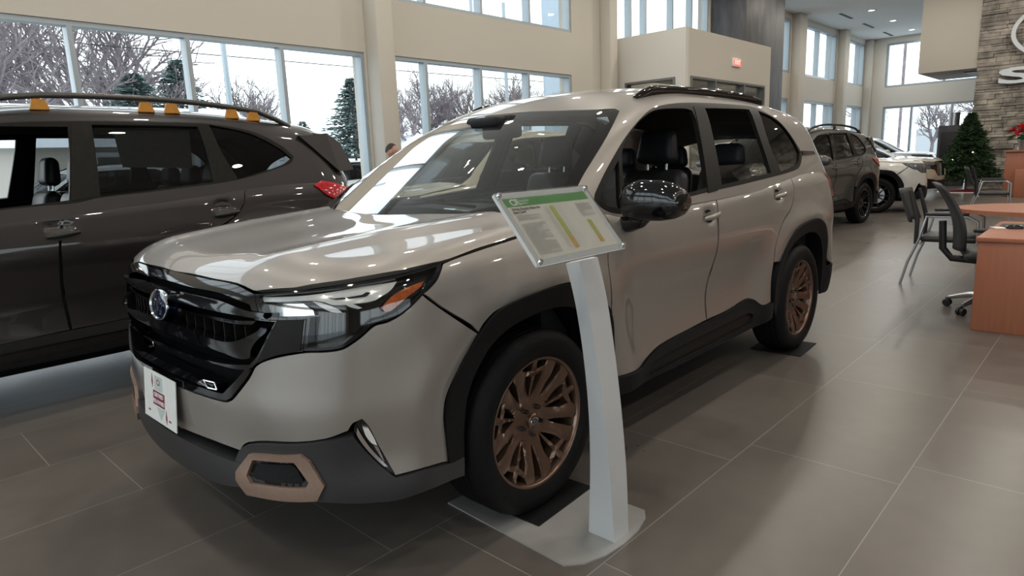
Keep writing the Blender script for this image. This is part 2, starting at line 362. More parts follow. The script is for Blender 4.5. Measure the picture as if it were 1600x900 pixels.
# ------------------------------------------------------------------ stacked-stone wall with its sign, and the bulkhead beside it
bm = bmesh.new(); rnd = random.Random(3); z = 0.0
while z < CEIL-.02:
    h = rnd.choice((.06, .08, .10, .13)); h = min(h, CEIL-z); y = -1.05-rnd.uniform(0, .02)
    y1 = 8.5
    while y < y1:
        l = rnd.uniform(.18, .8); l = min(l, y1-y+.01); d = rnd.uniform(.02, .07)
        add_box(bm, (-21.62+d/2-.02, y+l/2, z+h/2), (.30+d, l-.001, h-.001), .014, 1, Matrix.Rotation(rnd.uniform(-.012, .012), 3, 'X'))
        y += l
    z += h
add_box(bm, (-21.8, 3.7, CEIL/2), (.3, 9.4, CEIL))
st = from_bm('wall_stone', bm, M_['stone'], None, False); st['kind'] = 'structure'
sf = box('trim_6', (-23.0, -1.79, 4.76), (3.0, 1.46, 2.7), M_['wall'], bevel=.01); sf['kind'] = 'structure'
box('trim_7', (-23.1, -1.35, 3.395), (1.6, .3, .03), noisy(new_mat('brown_strip', (.10, .05, .035), .5), 20, .2))['kind'] = 'structure'
MS = Matrix.Translation((-21.36, 0, 3.1)) @ Matrix.Rotation(PI/2, 4, 'Z') @ Matrix.Rotation(PI/2, 4, 'X')
sg = empty('wall_sign', (-21.4, 1.2, 3.5), 0, 'large silver metal letters and oval emblem mounted on the stone wall', 'sign')
msg = noisy(new_mat('satin_silver_letters', (.62, .64, .66), .35, .5), 40, .05)
def hang(o, par): o.parent = par; o.matrix_parent_inverse = par.matrix_world.inverted()
bpy.context.view_layer.update()
def wide(name, s, cy, w_, h_):
    o = text_mesh(name, s, .62, .05, msg, None, Matrix(), 1, .018)
    vs = [v.co for v in o.data.vertices]; x0, x1 = min(v.x for v in vs), max(v.x for v in vs); y0, y1 = min(v.y for v in vs), max(v.y for v in vs)
    T_ = Matrix.Translation((-21.33, cy, 3.1)) @ Matrix.Rotation(PI/2, 4, 'Z') @ Matrix.Rotation(PI/2, 4, 'X') @ Matrix.Diagonal((w_/(x1-x0), h_/(y1-y0), 1, 1)) @ Matrix.Translation((-(x0+x1)/2, -(y0+y1)/2, 0))
    o.data.transform(T_); o.parent = sg; o.matrix_parent_inverse = Matrix.Translation((-21.4, 1.2, 3.5)).inverted(); return o
for k, chh in enumerate('SUBARU'): wide('letter', chh, -.10+k*.96, .84, .43)
bm = bmesh.new()
ring = []
for a in np.linspace(0, 2*PI, 65)[:-1]:
    r0 = []
    for (dr, dx) in ((-.06, .0), (-.05, .05), (.05, .05), (.06, 0)): r0.append(bm.verts.new((-21.33+dx, 1.42+(1.70+dr)*math.cos(a), 4.20+(.86+dr)*math.sin(a))))
    ring.append(r0)
for i in range(64):
    for k in range(3): bm.faces.new((ring[i][k], ring[i][k+1], ring[(i+1) % 64][k+1], ring[(i+1) % 64][k]))
oo = from_bm('emblem_oval', bm, msg, sg, True, .8); oo.matrix_parent_inverse = Matrix.Translation((-21.4, 1.2, 3.5)).inverted()
# ------------------------------------------------------------------ vehicle body surfaces
def smooth_table(xs, ys):
    """cubic interpolation of a small table, sampled densely"""
    xs = np.array(xs, float); ys = np.array(ys, float); n = len(xs)
    d = np.zeros(n); dx = np.diff(xs); s = np.diff(ys)/dx
    d[0], d[-1] = s[0], s[-1]
    for i in range(1, n-1):
        d[i] = 0 if s[i-1]*s[i] <= 0 else 2*s[i-1]*s[i]/(s[i-1]+s[i])
        d[i] = .5*d[i]+.5*(s[i-1]*dx[i]+s[i]*dx[i-1])/(dx[i-1]+dx[i]) if s[i-1]*s[i] > 0 else d[i]
    X = np.linspace(xs[0], xs[-1], 800); k = np.clip(np.searchsorted(xs, X)-1, 0, n-2)
    h = dx[k]; t = (X-xs[k])/h
    Y = ys[k]*(2*t**3-3*t**2+1)+h*d[k]*(t**3-2*t**2+t)+ys[k+1]*(-2*t**3+3*t**2)+h*d[k+1]*(t**3-t**2)
    Y = np.convolve(np.pad(Y, 12, mode='edge'), np.ones(25)/25, 'valid')
    return lambda q: np.interp(q, X, Y)
def sstep(a, b, x):
    t = np.clip((x-a)/(b-a), 0, 1); return t*t*(3-2*t)
def smax(a, b, k):
    h = np.clip(k-np.abs(a-b), 0, None)/k
    return np.maximum(a, b)+h*h*k*.25
SIDE = smooth_table([.05, .2, .32, .45, .6, .75, .86, .95, 1.03, 1.12, 1.3], [.16, .08, .035, .022, .018, .008, 0, .008, .024, .045, .12])
DOOR = smooth_table([.2, .36, .46, .58, .70, .8, .9, 1.3], [0, .006, .036, .048, .034, .010, 0, 0])
NOSE = smooth_table([.05, .2, .26, .32, .4, .5, .6, .7, .88, .96, 1.02, 1.1, 1.3], [.25, .09, .035, .01, 0, 0, 0, .012, .034, .052, .085, .16, .4])
TAIL = smooth_table([.05, .2, .35, .5, .7, .9, 1.1, 1.3], [.2, .1, .02, 0, .03, .05, .08, .2])
HOOD = smooth_table([-4.2, -3.75, -3.5, -3, -2.2, -1.3, -.5, -.3, 0, .5, .8, .93, 1.1], [1.05, 1.14, 1.20, 1.245, 1.215, 1.175, 1.16, 1.15, 1.13, 1.092, 1.058, 1.036, 1.0])
ROOF = smooth_table([-4.2, -3.6, -3.3, -2.8, -2.2, -1.6, -1.1, -.85, -.5, 0], [1.44, 1.555, 1.605, 1.668, 1.707, 1.713, 1.668, 1.618, 1.53, 1.42])
class Shape:
    def __init__(s, rear=0, flare=True, handles=((-1.36, 1.013), (-2.275, 1.062))):
        s.rear = rear; s.flare = flare; s.handles = handles
    def low(s, P):
        x, y, z = P[..., 0], P[..., 1], P[..., 2]; ay = np.abs(y)
        W = .908 - .05*np.clip((-2.5-x)/1.2, 0, None)**2
        ds = SIDE(z)+DOOR(z)*sstep(-.42, -.75, x)*sstep(-2.2, -1.85, x)
        # soft shoulders over both wheels
        for cx in (0, -2.67):
            r = np.sqrt(((x-cx)/.62)**2+((z-.42)/.50)**2)
            ds = ds-.024*np.exp(-((r-.97)/.17)**2)*sstep(1.04, .86, z)
        for hx, hz in s.handles:
            ds = ds+.020*np.exp(-(((x-hx-.012)/.062)**2+((z-hz)/.036)**2)**1.5)
        # scooped corner beside the fog lamp
        ds = ds+.03*np.exp(-((x-.70)/.14)**2-((z-.47)/.10)**2)
        gs = ay-W+ds
        gf = x-(.985-.19*y*y)+NOSE(z)+.018*np.exp(-((ay-.56)/.16)**2-((z-.47)/.09)**2)
        gr = -x-(3.70+s.rear-.16*y*y)+TAIL(z)
        hb = .012*np.exp(-((ay-.60+.16*np.clip(x, 0, 1))/.085)**2)*sstep(-.4, -.1, x)-.012*np.exp(-(ay/.33)**2)*sstep(-.4, .2, x)
        gt = z-(HOOD(x)-.05*(ay/.88)**3+hb)
        g = smax(gs, gf, .30); g = smax(g, gr, .34)
        return smax(g, gt, .10)
    def cab(s, P):
        x, y, z = P[..., 0], P[..., 1], P[..., 2]; ay = np.abs(y)
        Y = .862-.03*np.clip((-2.0-x)/1.3, 0, None)**1.5-.03*np.clip((x+.9)/.5, 0, None)**1.5
        h = z-1.1
        gs = (ay-(Y-.30*h-.10*h*np.abs(h)))*.95
        xw = .03-(z-1.13)*1.83-.30*y*y+.10*(z-1.13)**2
        gw = (x-xw)*.48
        gr = (-x-(3.43+s.rear+(1.57-z)*.55-.30*y*y))*.87
        gt = z-(ROOF(x)-.078*(ay/.68)**2.4)
        g = smax(gs, gw, .13); g = smax(g, gr, .22)
        return smax(g, gt, .10)
    def both(s, P): return np.minimum(s.low(P), s.cab(P))
def hit(field, pix, off=(0, 0, 0)):
    """where the camera ray of each photograph pixel meets a body surface (car-local coordinates)"""
    pix = np.array(pix, float); o = CAM-np.array(off)
    D = CF[None]+CR[None]*((pix[:, 0]-800)/FPX)[:, None]-CU[None]*((pix[:, 1]-450)/FPX)[:, None]
    D /= np.linalg.norm(D, axis=1)[:, None]
    T = np.arange(.8, 9, .01); V = field(o+D[:, None, :]*T[None, :, None])
    out = []
    for i in range(len(pix)):
        k = np.argmax(V[i] < 0)
        if not (V[i] < 0).any():           # the ray just misses: take its closest approach
            t = T[np.argmin(V[i])]; out.append(o+D[i]*t); continue
        a, b = T[max(k-1, 0)], T[k]
        for _ in range(24):
            m = (a+b)/2
            if field((o+D[i]*m)[None])[0] < 0: b = m
            else: a = m
        out.append(o+D[i]*b)
    return np.array(out)
# parametrisations: 'cyl' (angle, z) about a vertical axis; 'tube' (x, angle) about a long axis; 'side' (x, z); 'top' (x, y)
def to_uv(kind, P, c):
    x, y, z = P[:, 0], P[:, 1], P[:, 2]
    if kind == 'cyl': return np.stack([np.arctan2(y, x-c)*.85, z], 1)
    if kind == 'cylr': return np.stack([np.arctan2(y, -(x-c))*-.85, z], 1)
    if kind == 'tube': return np.stack([x, np.arctan2(z-c, y)*.8], 1)
    if kind == 'side': return np.stack([x, z], 1)
    if kind == 'top': return np.stack([x, y], 1)
def rays(kind, U, c):
    u, v = U[:, 0], U[:, 1]; Z = np.zeros_like(u)
    if kind == 'cyl': return np.stack([Z+c, Z, v], 1), np.stack([np.cos(u/.85), np.sin(u/.85), Z], 1)
    if kind == 'cylr': return np.stack([Z+c, Z, v], 1), np.stack([-np.cos(-u/.85), np.sin(-u/.85), Z], 1)
    if kind == 'tube': return np.stack([u, Z, Z+c], 1), np.stack([Z, np.cos(v/.8), np.sin(v/.8)], 1)
    if kind == 'side': return np.stack([u, Z, v], 1), np.stack([Z, Z+1, Z], 1)
    if kind == 'top': return np.stack([u, v, Z+.5], 1), np.stack([Z, Z, Z+1], 1)
def on_field(field, kind, U, c):
    o, d = rays(kind, U, c); a = np.full(len(U), .05); b = np.full(len(U), 2.2)
    for _ in range(30):
        m = (a+b)/2; ins = field(o+d*m[:, None]) < 0; a = np.where(ins, m, a); b = np.where(ins, b, m)
    return o+d*((a+b)/2)[:, None]
def grad(field, P, e=.004):
    G = np.stack([field(P+np.eye(3)[i]*e)-field(P-np.eye(3)[i]*e) for i in range(3)], 1)
    return G/np.maximum(np.linalg.norm(G, axis=1), 1e-9)[:, None]
def rounded(poly, closed=True, sharp=38):
    """Catmull-Rom through the traced corners, keeping the sharp ones sharp"""
    P = np.array(poly, float); n = len(P); out = []
    def corner(i):
        if not closed and i in (0, n-1): return True
        a, b = P[i]-P[i-1], P[(i+1) % n]-P[i]
        la, lb = np.linalg.norm(a), np.linalg.norm(b)
        if la < 1e-9 or lb < 1e-9: return True
        return math.degrees(math.acos(np.clip(a@b/la/lb, -1, 1))) > sharp
    C = [corner(i) for i in range(n)]
    for i in range(n if closed else n-1):
        p1, p2 = P[i], P[(i+1) % n]
        p0 = p1-(p2-p1) if C[i] else P[i-1]
        p3 = p2+(p2-p1) if C[(i+1) % n] else P[(i+2) % n]
        L_ = np.linalg.norm(p2-p1); m = 1 if L_ < .02 else 4
        # limit overshoot on uneven spacing
        t1 = (p2-p0); t1 = t1/max(np.linalg.norm(t1), 1e-9)*L_; t2 = (p3-p1); t2 = t2/max(np.linalg.norm(t2), 1e-9)*L_
        for k in range(m):
            t = k/m; out.append(p1*(2*t**3-3*t**2+1)+t1*(t**3-2*t**2+t)*1.0+p2*(-2*t**3+3*t**2)+t2*(t**3-t**2)*1.0)
    if not closed: out.append(P[-1])
    return np.array(out)
def inside(Q, poly):
    x, y = Q[:, 0][:, None], Q[:, 1][:, None]; a = poly; b = np.roll(poly, -1, 0)
    c = ((a[:, 1] > y) != (b[:, 1] > y)) & (x < (b[:, 0]-a[:, 0])*(y-a[:, 1])/np.where(b[:, 1] == a[:, 1], 1e-12, b[:, 1]-a[:, 1])+a[:, 0])
    return c.sum(1) % 2 == 1
def densify(poly, step):
    out = []
    for i in range(len(poly)):
        a, b = poly[i], poly[(i+1) % len(poly)]; n = max(1, int(np.linalg.norm(b-a)/step))
        for k in range(n): out.append(a+(b-a)*k/n)
    out = np.array(out); keep = [0]
    for i in range(1, len(out)):
        if np.linalg.norm(out[i]-out[keep[-1]]) > 1e-4: keep.append(i)
    if np.linalg.norm(out[keep[-1]]-out[0]) < 1e-4: keep.pop()
    return out[keep]
def tri_region(poly, holes, step):
    poly = densify(poly, step); holes = [densify(h, step) for h in holes]
    lo, hi = poly.min(0), poly.max(0)
    gx = np.arange(lo[0]+step*.3, hi[0], step); gy = np.arange(lo[1]+step*.3, hi[1], step*.9)
    G = np.stack(np.meshgrid(gx, gy), -1); G[::2, :, 0] += step*.5; G = G.reshape(-1, 2)
    if len(G):
        ok = inside(G, poly)
        for h in holes: ok &= ~inside(G, h)
        allb = np.concatenate([poly]+holes)
        G = G[ok]
        if len(G):
            dmin = np.full(len(G), 9.)
            for s0 in range(0, len(allb), 64):
                dmin = np.minimum(dmin, np.sqrt(((G[:, None]-allb[None, s0:s0+64])**2).sum(-1)).min(1))
            G = G[dmin > step*.5]
    V = [poly]; E_ = []; k = 0
    for lp in [poly]+holes:
        n = len(lp); E_ += [(k+i, k+(i+1) % n) for i in range(n)]; k += n
    V = np.concatenate([poly]+holes+([G] if len(G) else []))
    r = delaunay_2d_cdt([Vector(p) for p in V], E_, [], 0, 1e-6)
    v2 = np.array([tuple(p) for p in r[0]]); F = np.array([f for f in r[2]])
    cen = v2[F].mean(1); ok = inside(cen, poly)
    for h in holes: ok &= ~inside(cen, h)
    return v2, F[ok]
def patch(name, field, kind, poly, mat, parent, holes=(), step=.03, off=0.0, thick=.012, c=0.0, mirror=False, gap=0.0, smooth=True, flat_uv=False, bulge=None):
    """a panel lying on a body surface: outline in car-local 3-D points"""
    uv = poly if flat_uv else to_uv(kind, np.array(poly, float), c)
    hs = [h if flat_uv else to_uv(kind, np.array(h, float), c) for h in holes]
    if smooth: uv = rounded(uv); hs = [rounded(h) for h in hs]
    v2, F = tri_region(uv, hs, step)
    P = on_field(field, kind, v2, c); Nn = grad(field, P)
    a, b, cc = P[F[:, 0]], P[F[:, 1]], P[F[:, 2]]
    fn = np.cross(b-a, cc-a)
    if (fn*Nn[F[:, 0]]).sum() < 0: F = F[:, ::-1]
    if gap:
        # draw the rim in a little so that neighbouring panels leave a shut line
        cnt = {}
        for f in F:
            for i in range(3):
                e = (int(f[i]), int(f[(i+1) % 3])); cnt[e] = 1
        for (p, q) in list(cnt):
            if (q, p) not in cnt:
                e = P[q]-P[p]; t = np.cross(Nn[p], e); t /= max(np.linalg.norm(t), 1e-9)
                v2 = v2; P[p] = P[p]+t*gap*.5; P[q] = P[q]+t*gap*.5
    if bulge is not None: off = off+bulge(P)
    off = np.asarray(off, float); P = P+Nn*(off[:, None] if off.ndim else off)
    nV = len(P); verts = list(P); faces = [tuple(map(int, f)) for f in F]; nrm = [Nn[i] for f in faces for i in f]
    edges = {}
    for f in faces:
        for i in range(3): edges[(f[i], f[(i+1) % 3])] = 1
    if thick:
        mp = {}
        for (p, q) in list(edges):
            if (q, p) not in edges:
                for i in (p, q):
                    if i not in mp: mp[i] = len(verts); verts.append(P[i]-Nn[i]*thick)
                e = P[q]-P[p]; o_ = np.cross(e, Nn[p]); o_ = o_/max(np.linalg.norm(o_), 1e-9)
                faces.append((q, p, mp[p], mp[q])); nrm += [o_]*4
    V = np.array(verts); Nn2 = np.array(nrm)
    def build(sgn):
        me = bpy.data.meshes.new(name); W = V.copy(); W[:, 1] *= sgn; nn = Nn2.copy(); nn[:, 1] *= sgn
        fl = faces if sgn > 0 else [f[::-1] for f in faces]
        if sgn < 0:
            o2 = []; k = 0
            for f in faces: o2.append(nn[k:k+len(f)][::-1]); k += len(f)
            nn = np.concatenate(o2)
        me.from_pydata(W.tolist(), [], fl); me.update()
        for p in me.polygons: p.use_smooth = True
        if len(me.loops) == len(nn): me.normals_split_custom_set([tuple(x) for x in nn])
        return link(name, me, mat, parent)
    o = build(1)
    if mirror: build(-1)
    return o
def sym(near):
    """close a half outline (centre line -> side -> centre line) with its mirror image"""
    near = [tuple(p) for p in near]
    return np.array(near+[(p[0], -p[1], p[2]) for p in near[::-1] if abs(p[1]) > 1e-4])
def cl(p, dx=0): return (p[0]+dx, 0.0, p[2])

# ------------------------------------------------------------------ wheels
def arc_pts(r, a0, a1, n): return [(r*math.cos(a0+(a1-a0)*k/n), r*math.sin(a0+(a1-a0)*k/n)) for k in range(n+1)]
WHEELS = {}
def wheel_meshes(style):
    if style in WHEELS: return WHEELS[style]
    R, RR, Wd = .355, .25, .225
    Mx = Matrix.Rotation(-PI/2, 4, 'X')          # local z -> +y (outboard)
    bm = bmesh.new()
    prof = [(RR-.004, .095), (RR+.012, .108), (RR+.04, .113), (RR+.07, .110), (R-.018, .098), (R-.006, .088)]
    for g in (.062, .03, -.002, -.034, -.066): prof += [(R, g+.012), (R, g+.004), (R-.007, g+.002), (R-.007, g-.002), (R, g-.004)]
    prof += [(R-.006, -.088), (R-.018, -.098), (RR+.04, -.113), (RR, -.10)]
    add_lathe(bm, prof, 72, Mx); me = bpy.data.meshes.new('tyre'); bmesh.ops.recalc_face_normals(bm, faces=bm.faces[:]); bm.to_mesh(me); bm.free()
    for p in me.polygons: p.use_smooth = True
    me.set_sharp_from_angle(angle=math.radians(40))
    # rim barrel and lip
    bm = bmesh.new()
    add_lathe(bm, [(RR-.024, -.1), (RR-.02, .02), (RR-.016, .075), (RR-.010, .092), (RR-.004, .101), (RR+.004, .098), (RR+.004, .088)], 72, Mx)
    rim = bpy.data.meshes.new('rim_lip'); bm.to_mesh(rim); bm.free()
    for p in rim.polygons: p.use_smooth = True
    # face with cut windows
    outer = np.array(arc_pts(RR-.006, 0, 2*PI, 90)[:-1]); holes = []
    if style == 'sport':
        for k in range(5):
            a = PI/2+k*2*PI/5
            def pol(L_): return np.array([(r*math.cos(a+t), r*math.sin(a+t)) for r, t in L_])
            holes.append(pol([(.098, 0), (.14, .065), (.205, .085), (.236, .070), (.236, -.070), (.205, -.085), (.14, -.065)]))
            b = PI/5
            for sg in (1, -1):
                q = [(.088, .035), (.118, .19), (.160, .265), (.195, .245), (.180, .05)]
                holes.append(pol([(r, b+sg*(t-.0)) for r, t in q]) if sg > 0 else pol([(r, b+sg*t) for r, t in q])[::-1])
                q = [(.205, .07), (.216, .265), (.238, .32), (.238, .05)]
                holes.append(pol([(r, b+sg*t) for r, t in q]))
    else:
        for k in range(5):
            a = PI/2+k*2*PI/5
            for b0, wd in ((.0, .20), (.63, .33)):
                q = [(.075, -wd*.4), (.075, wd*.4), (.16, wd), (.232, wd), (.232, -wd), (.16, -wd)]
                holes.append(np.array([(r*math.cos(a+b0+t), r*math.sin(a+b0+t)) for r, t in q]))
    v2, F = tri_region(outer, [densify(h, .02) for h in holes], .016)
    def dish(p):
        r = np.hypot(p[:, 0], p[:, 1]); t = np.arctan2(p[:, 1], p[:, 0])
        z = .052+.036*sstep(.06, .23, r)+.010*np.exp(-(r/.05)**2)
        return z
    z = dish(v2); V = []; faces = []
    a, b, c_ = v2[F[:, 0]], v2[F[:, 1]], v2[F[:, 2]]
    if ((b-a)[:, 0]*(c_-a)[:, 1]-(b-a)[:, 1]*(c_-a)[:, 0]).sum() < 0: F = F[:, ::-1]
    V = [(p[0], p[1], h) for p, h in zip(v2, z)]; faces = [tuple(map(int, f)) for f in F]; ed = {(f[i], f[(i+1) % 3]) for f in faces for i in range(3)}
    # bevelled edges of the spokes: rim vertices of the windows sit lower, then drop back
    bnd = {p for (p, q) in ed if (q, p) not in ed} | {q for (p, q) in ed if (q, p) not in ed}
    V = [(x, y, h-.006) if i in bnd and math.hypot(x, y) < RR-.012 else (x, y, h) for i, (x, y, h) in enumerate(V)]
    mp = {}
    for (p, q) in list(ed):
        if (q, p) not in ed:
            for i in (p, q):
                if i not in mp: mp[i] = len(V); x, y, h = V[i]; V.append((x*.985, y*.985, h-.035))
            faces.append((q, p, mp[p], mp[q]))
    face = bpy.data.meshes.new('spoke_face'); face.from_pydata([tuple(Mx @ Vector(p)) for p in V], [], faces); face.update()
    for p in face.polygons: p.use_smooth = True
    face.set_sharp_from_angle(angle=math.radians(30))
    bm = bmesh.new(); add_lathe(bm, [(0.001, .073), (.024, .073), (.029, .069), (.030, .058)], 28, Mx); cap = bpy.data.meshes.new('centre_cap'); bm.to_mesh(cap); bm.free()
    bm = bmesh.new()
    for k in range(5):
        a = PI/2+k*2*PI/5+PI/5*0
        add_lathe(bm, [(0.001, .072), (.007, .072), (.009, .066), (.0105, .055)], 10, Mx @ Matrix.Translation((.056*math.cos(a), .056*math.sin(a), 0)))
    nuts = bpy.data.meshes.new('wheel_nut'); bm.to_mesh(nuts); bm.free()
    bm = bmesh.new(); add_lathe(bm, [(.001, -.01), (.165, -.01), (.165, -.03), (.001, -.03)], 40, Mx)
    disc = bpy.data.meshes.new('brake_disc'); bm.to_mesh(disc); bm.free()
    bm = bmesh.new(); add_lathe(bm, [(.001, -.06), (.24, -.06)], 40, Mx); back = bpy.data.meshes.new('wheel_back'); bm.to_mesh(back); bm.free()
    bm = bmesh.new()
    add_lathe(bm, [(.0165, .0735), (.019, .0745), (.0205, .0735)], 28, Mx @ Matrix.Diagonal((1, .62, 1, 1)), False)
    for k, (sx, sy) in enumerate(((-.009, .002), (.002, .004), (.008, .001), (.001, -.003), (-.002, .0), (.007, -.004))):
        r_ = .0035 if k == 0 else .0022
        st = [((sx+(r_ if j % 2 == 0 else r_*.4)*math.cos(PI/2+j*PI/4)), (sy+(r_ if j % 2 == 0 else r_*.4)*math.sin(PI/2+j*PI/4))) for j in range(8)]
        add_prism(bm, st, .073, .0742, Mx)
    badge = bpy.data.meshes.new('wheel_badge'); bm.to_mesh(badge); bm.free()
    bm = bmesh.new(); add_lathe(bm, [(.001, .0736), (.0165, .0736), (.0168, .0725)], 28, Mx @ Matrix.Diagonal((1, .62, 1, 1))); field_ = bpy.data.meshes.new('badge_field'); bm.to_mesh(field_); bm.free()
    for m in (rim, cap, nuts, disc, back, badge):
        for p in m.polygons: p.use_smooth = m in (rim,)
    WHEELS[style] = (me, rim, face, cap, nuts, disc, back, badge, field_)
    return WHEELS[style]
def wheel(parent, x, y, style, steer=0, detail=True):
    ms = wheel_meshes(style); w_ = bpy.data.objects.new('wheel', ms[0]); COL.objects.link(w_); w_.parent = parent
    w_.location = (x, y, .355); w_.rotation_euler = (0, 0, (0 if y > 0 else PI)+steer)
    rm = M_['bronze'] if style == 'sport' else M_['black_wheel']
    names = ['tyre', 'rim', 'spoke_face', 'centre_cap', 'wheel_nut', 'brake_disc', 'wheel_back', 'cap_badge', 'badge_field']
    mats = [M_['rubber'], rm, rm, rm, M_['black_wheel'], M_['alu'], M_['well'], M_['chrome'], M_['blue']]
    for nme, me, mt in zip(names, ms, mats):
        if not detail and nme in ('wheel_nut', 'cap_badge', 'badge_field'): continue
        if not me.materials: me.materials.append(mt)
        if nme == 'tyre': continue
        o = bpy.data.objects.new(nme, me); COL.objects.link(o); o.parent = w_
    return w_
# ------------------------------------------------------------------ outlines traced on the near side of the greige car
SH = Shape()
def low(*p): return hit(SH.low, p)
def cab(*p): return hit(SH.cab, p)
def both(*p): return hit(SH.both, p)
O = {}
O['hood_front'] = low((300, 429), (330, 436), (370, 444), (394, 455), (400, 456), (440, 452), (470, 449), (540, 438), (620, 424), (690, 409))
O['hood_side'] = low((690, 409), (746, 389), (806, 370), (850, 355), (882, 343))
O['hood_rear'] = low((690, 325), (740, 328), (790, 333), (840, 338))
O['lamp'] = low((400, 460), (440, 457), (480, 454), (560, 442), (630, 429), (690, 411), (688, 419), (680, 437), (660, 459), (630, 486), (606, 500), (584, 506), (566, 522), (550, 534), (534, 543), (508, 547), (475, 548), (480, 499), (410, 499), (402, 476))
O['grille_near'] = low((330, 438), (370, 446), (392, 457), (400, 461), (402, 477), (410, 500), (479, 500), (474, 549), (452, 551), (430, 556), (400, 569), (388, 588), (370, 612), (361, 622), (352, 625), (346, 624), (310, 613))
O['bumper'] = low((310, 615), (346, 626), (353, 627), (362, 624), (372, 613), (390, 589), (401, 570), (430, 558), (475, 550), (508, 549), (534, 545), (550, 536), (566, 524), (585, 508), (606, 502), (630, 488), (660, 460), (690, 482), (747, 521), (730, 552), (710, 590), (697, 622), (694, 650), (696, 675), (702, 721), (660, 733), (617, 744), (607, 727), (590, 697), (575, 668), (565, 656), (553, 662), (545, 674), (510, 687), (427, 691), (392, 692), (382, 696), (376, 705), (330, 688))
O['fender'] = low((692, 411), (746, 391), (806, 372), (850, 357), (882, 345), (925, 330), (944, 330), (950, 400), (954, 440), (955, 485), (949, 477), (940, 466), (925, 452), (897, 442), (855, 452), (820, 467), (775, 487), (757, 505), (748, 520), (690, 481), (661, 459), (681, 438), (689, 419))
O['arch_out'] = low((702, 721), (696, 675), (694, 650), (697, 622), (710, 590), (730, 552), (747, 521), (757, 505), (775, 487), (820, 467), (855, 452), (897, 442), (925, 452), (940, 466), (949, 477), (955, 490), (957, 530), (962, 591))
O['arch_in'] = low((722, 738), (725, 700), (727, 660), (730, 615), (745, 575), (765, 540), (790, 515), (830, 492), (870, 480), (897, 478), (915, 485), (930, 500), (942, 530), (948, 580))
O['fog'] = low((565, 657), (573, 662), (591, 697), (608, 728), (617, 743), (600, 732), (577, 710), (556, 683), (555, 667))
O['fascia'] = low((377, 705), (383, 697), (392, 693), (427, 692), (510, 688), (552, 681), (577, 710), (600, 732), (617, 745), (660, 734), (702, 722), (722, 712), (722, 740), (690, 753), (660, 765), (615, 779), (565, 784), (505, 782), (440, 777), (390, 769), (374, 752), (369, 735))
O['guard_out'] = low((396, 705), (475, 706), (487, 715), (510, 755), (500, 777), (395, 767), (377, 745), (377, 735))
O['guard_in'] = low((404, 715), (467, 717), (488, 749), (484, 757), (401, 751), (395, 740))
O['lip'] = low((330, 691), (367, 716), (376, 740), (368, 737), (340, 722), (310, 706))
O['seam_b'] = [(-1.385, 1.135), (-1.395, .9), (-1.40, .5), (-1.38, .36)]
O['ws_near'] = cab((860, 173), (894, 172), (930, 171), (962, 170), (968, 173), (950, 210), (916, 266), (904, 288), (896, 306))
O['dlo'] = cab((930, 301), (950, 260), (976, 216), (1000, 186), (1020, 169), (1050, 162), (1090, 160.6), (1140, 163), (1180, 168), (1200, 178), (1220, 192), (1236, 212), (1250, 234), (1253, 244), (1251, 256), (1246, 264), (1220, 273), (1160, 288), (1120, 297), (1072, 309), (1010, 329), (967, 334), (943, 327), (928, 313))
O['win_front'] = cab((972, 236), (992, 198), (1012, 178), (1030, 171), (1072, 170), (1081, 173), (1088, 190), (1105, 293), (1070, 303), (1010, 321), (982, 326), (976, 300))
O['quarterlight'] = cab((966, 250), (969, 310), (972, 326), (950, 322), (938, 310), (944, 292))
O['win_rear'] = cab((1101, 169), (1170, 171), (1184, 206), (1205, 270), (1128, 289), (1110, 196))
O['win_quarter'] = cab((1184, 173), (1208, 184), (1226, 200), (1240, 220), (1249, 238), (1248, 252), (1244, 258), (1220, 268), (1200, 220))
O['glass_rear'] = cab((1122, 258), (1150, 256), (1194, 253.5), (1200, 257), (1205, 271), (1128, 290))
O['b_pillar'] = cab((1083, 167), (1098, 167), (1121, 298), (1106, 302))
ARCHO = [(.46, .37), (.47, .54), (.43, .66), (.33, .78), (.25, .84), (.10, .865), (-.10, .872), (-.22, .855), (-.33, .80), (-.43, .69), (-.47, .56), (-.485, .40)]
ARCHI = [(.39, .30), (.39, .48), (.36, .60), (.28, .71), (.18, .765), (.03, .79), (-.09, .79), (-.2, .765), (-.3, .71), (-.39, .60), (-.415, .48), (-.42, .33)]
def xz(L_, f, y0=1): # side-view points put on the body side
    U = np.array(L_, float); return on_field(f, 'side', U, 0)
SILL_T = [(-.49, .40), (-.60, .39), (-.70, .385), (-.78, .405), (-.92, .435), (-1.22, .45), (-1.63, .46), (-1.87, .48), (-1.94, .475), (-2.02, .425), (-2.15, .42)]
SILL_B = [(-2.15, .33), (-1.9, .315), (-1.5, .31), (-1.0, .31), (-.49, .32)]
SLOT = [(-.76, .35), (-.81, .382), (-1.2, .398), (-1.6, .402), (-1.87, .403), (-1.915, .385), (-1.88, .345), (-1.5, .338), (-1.0, .334), (-.80, .332)]

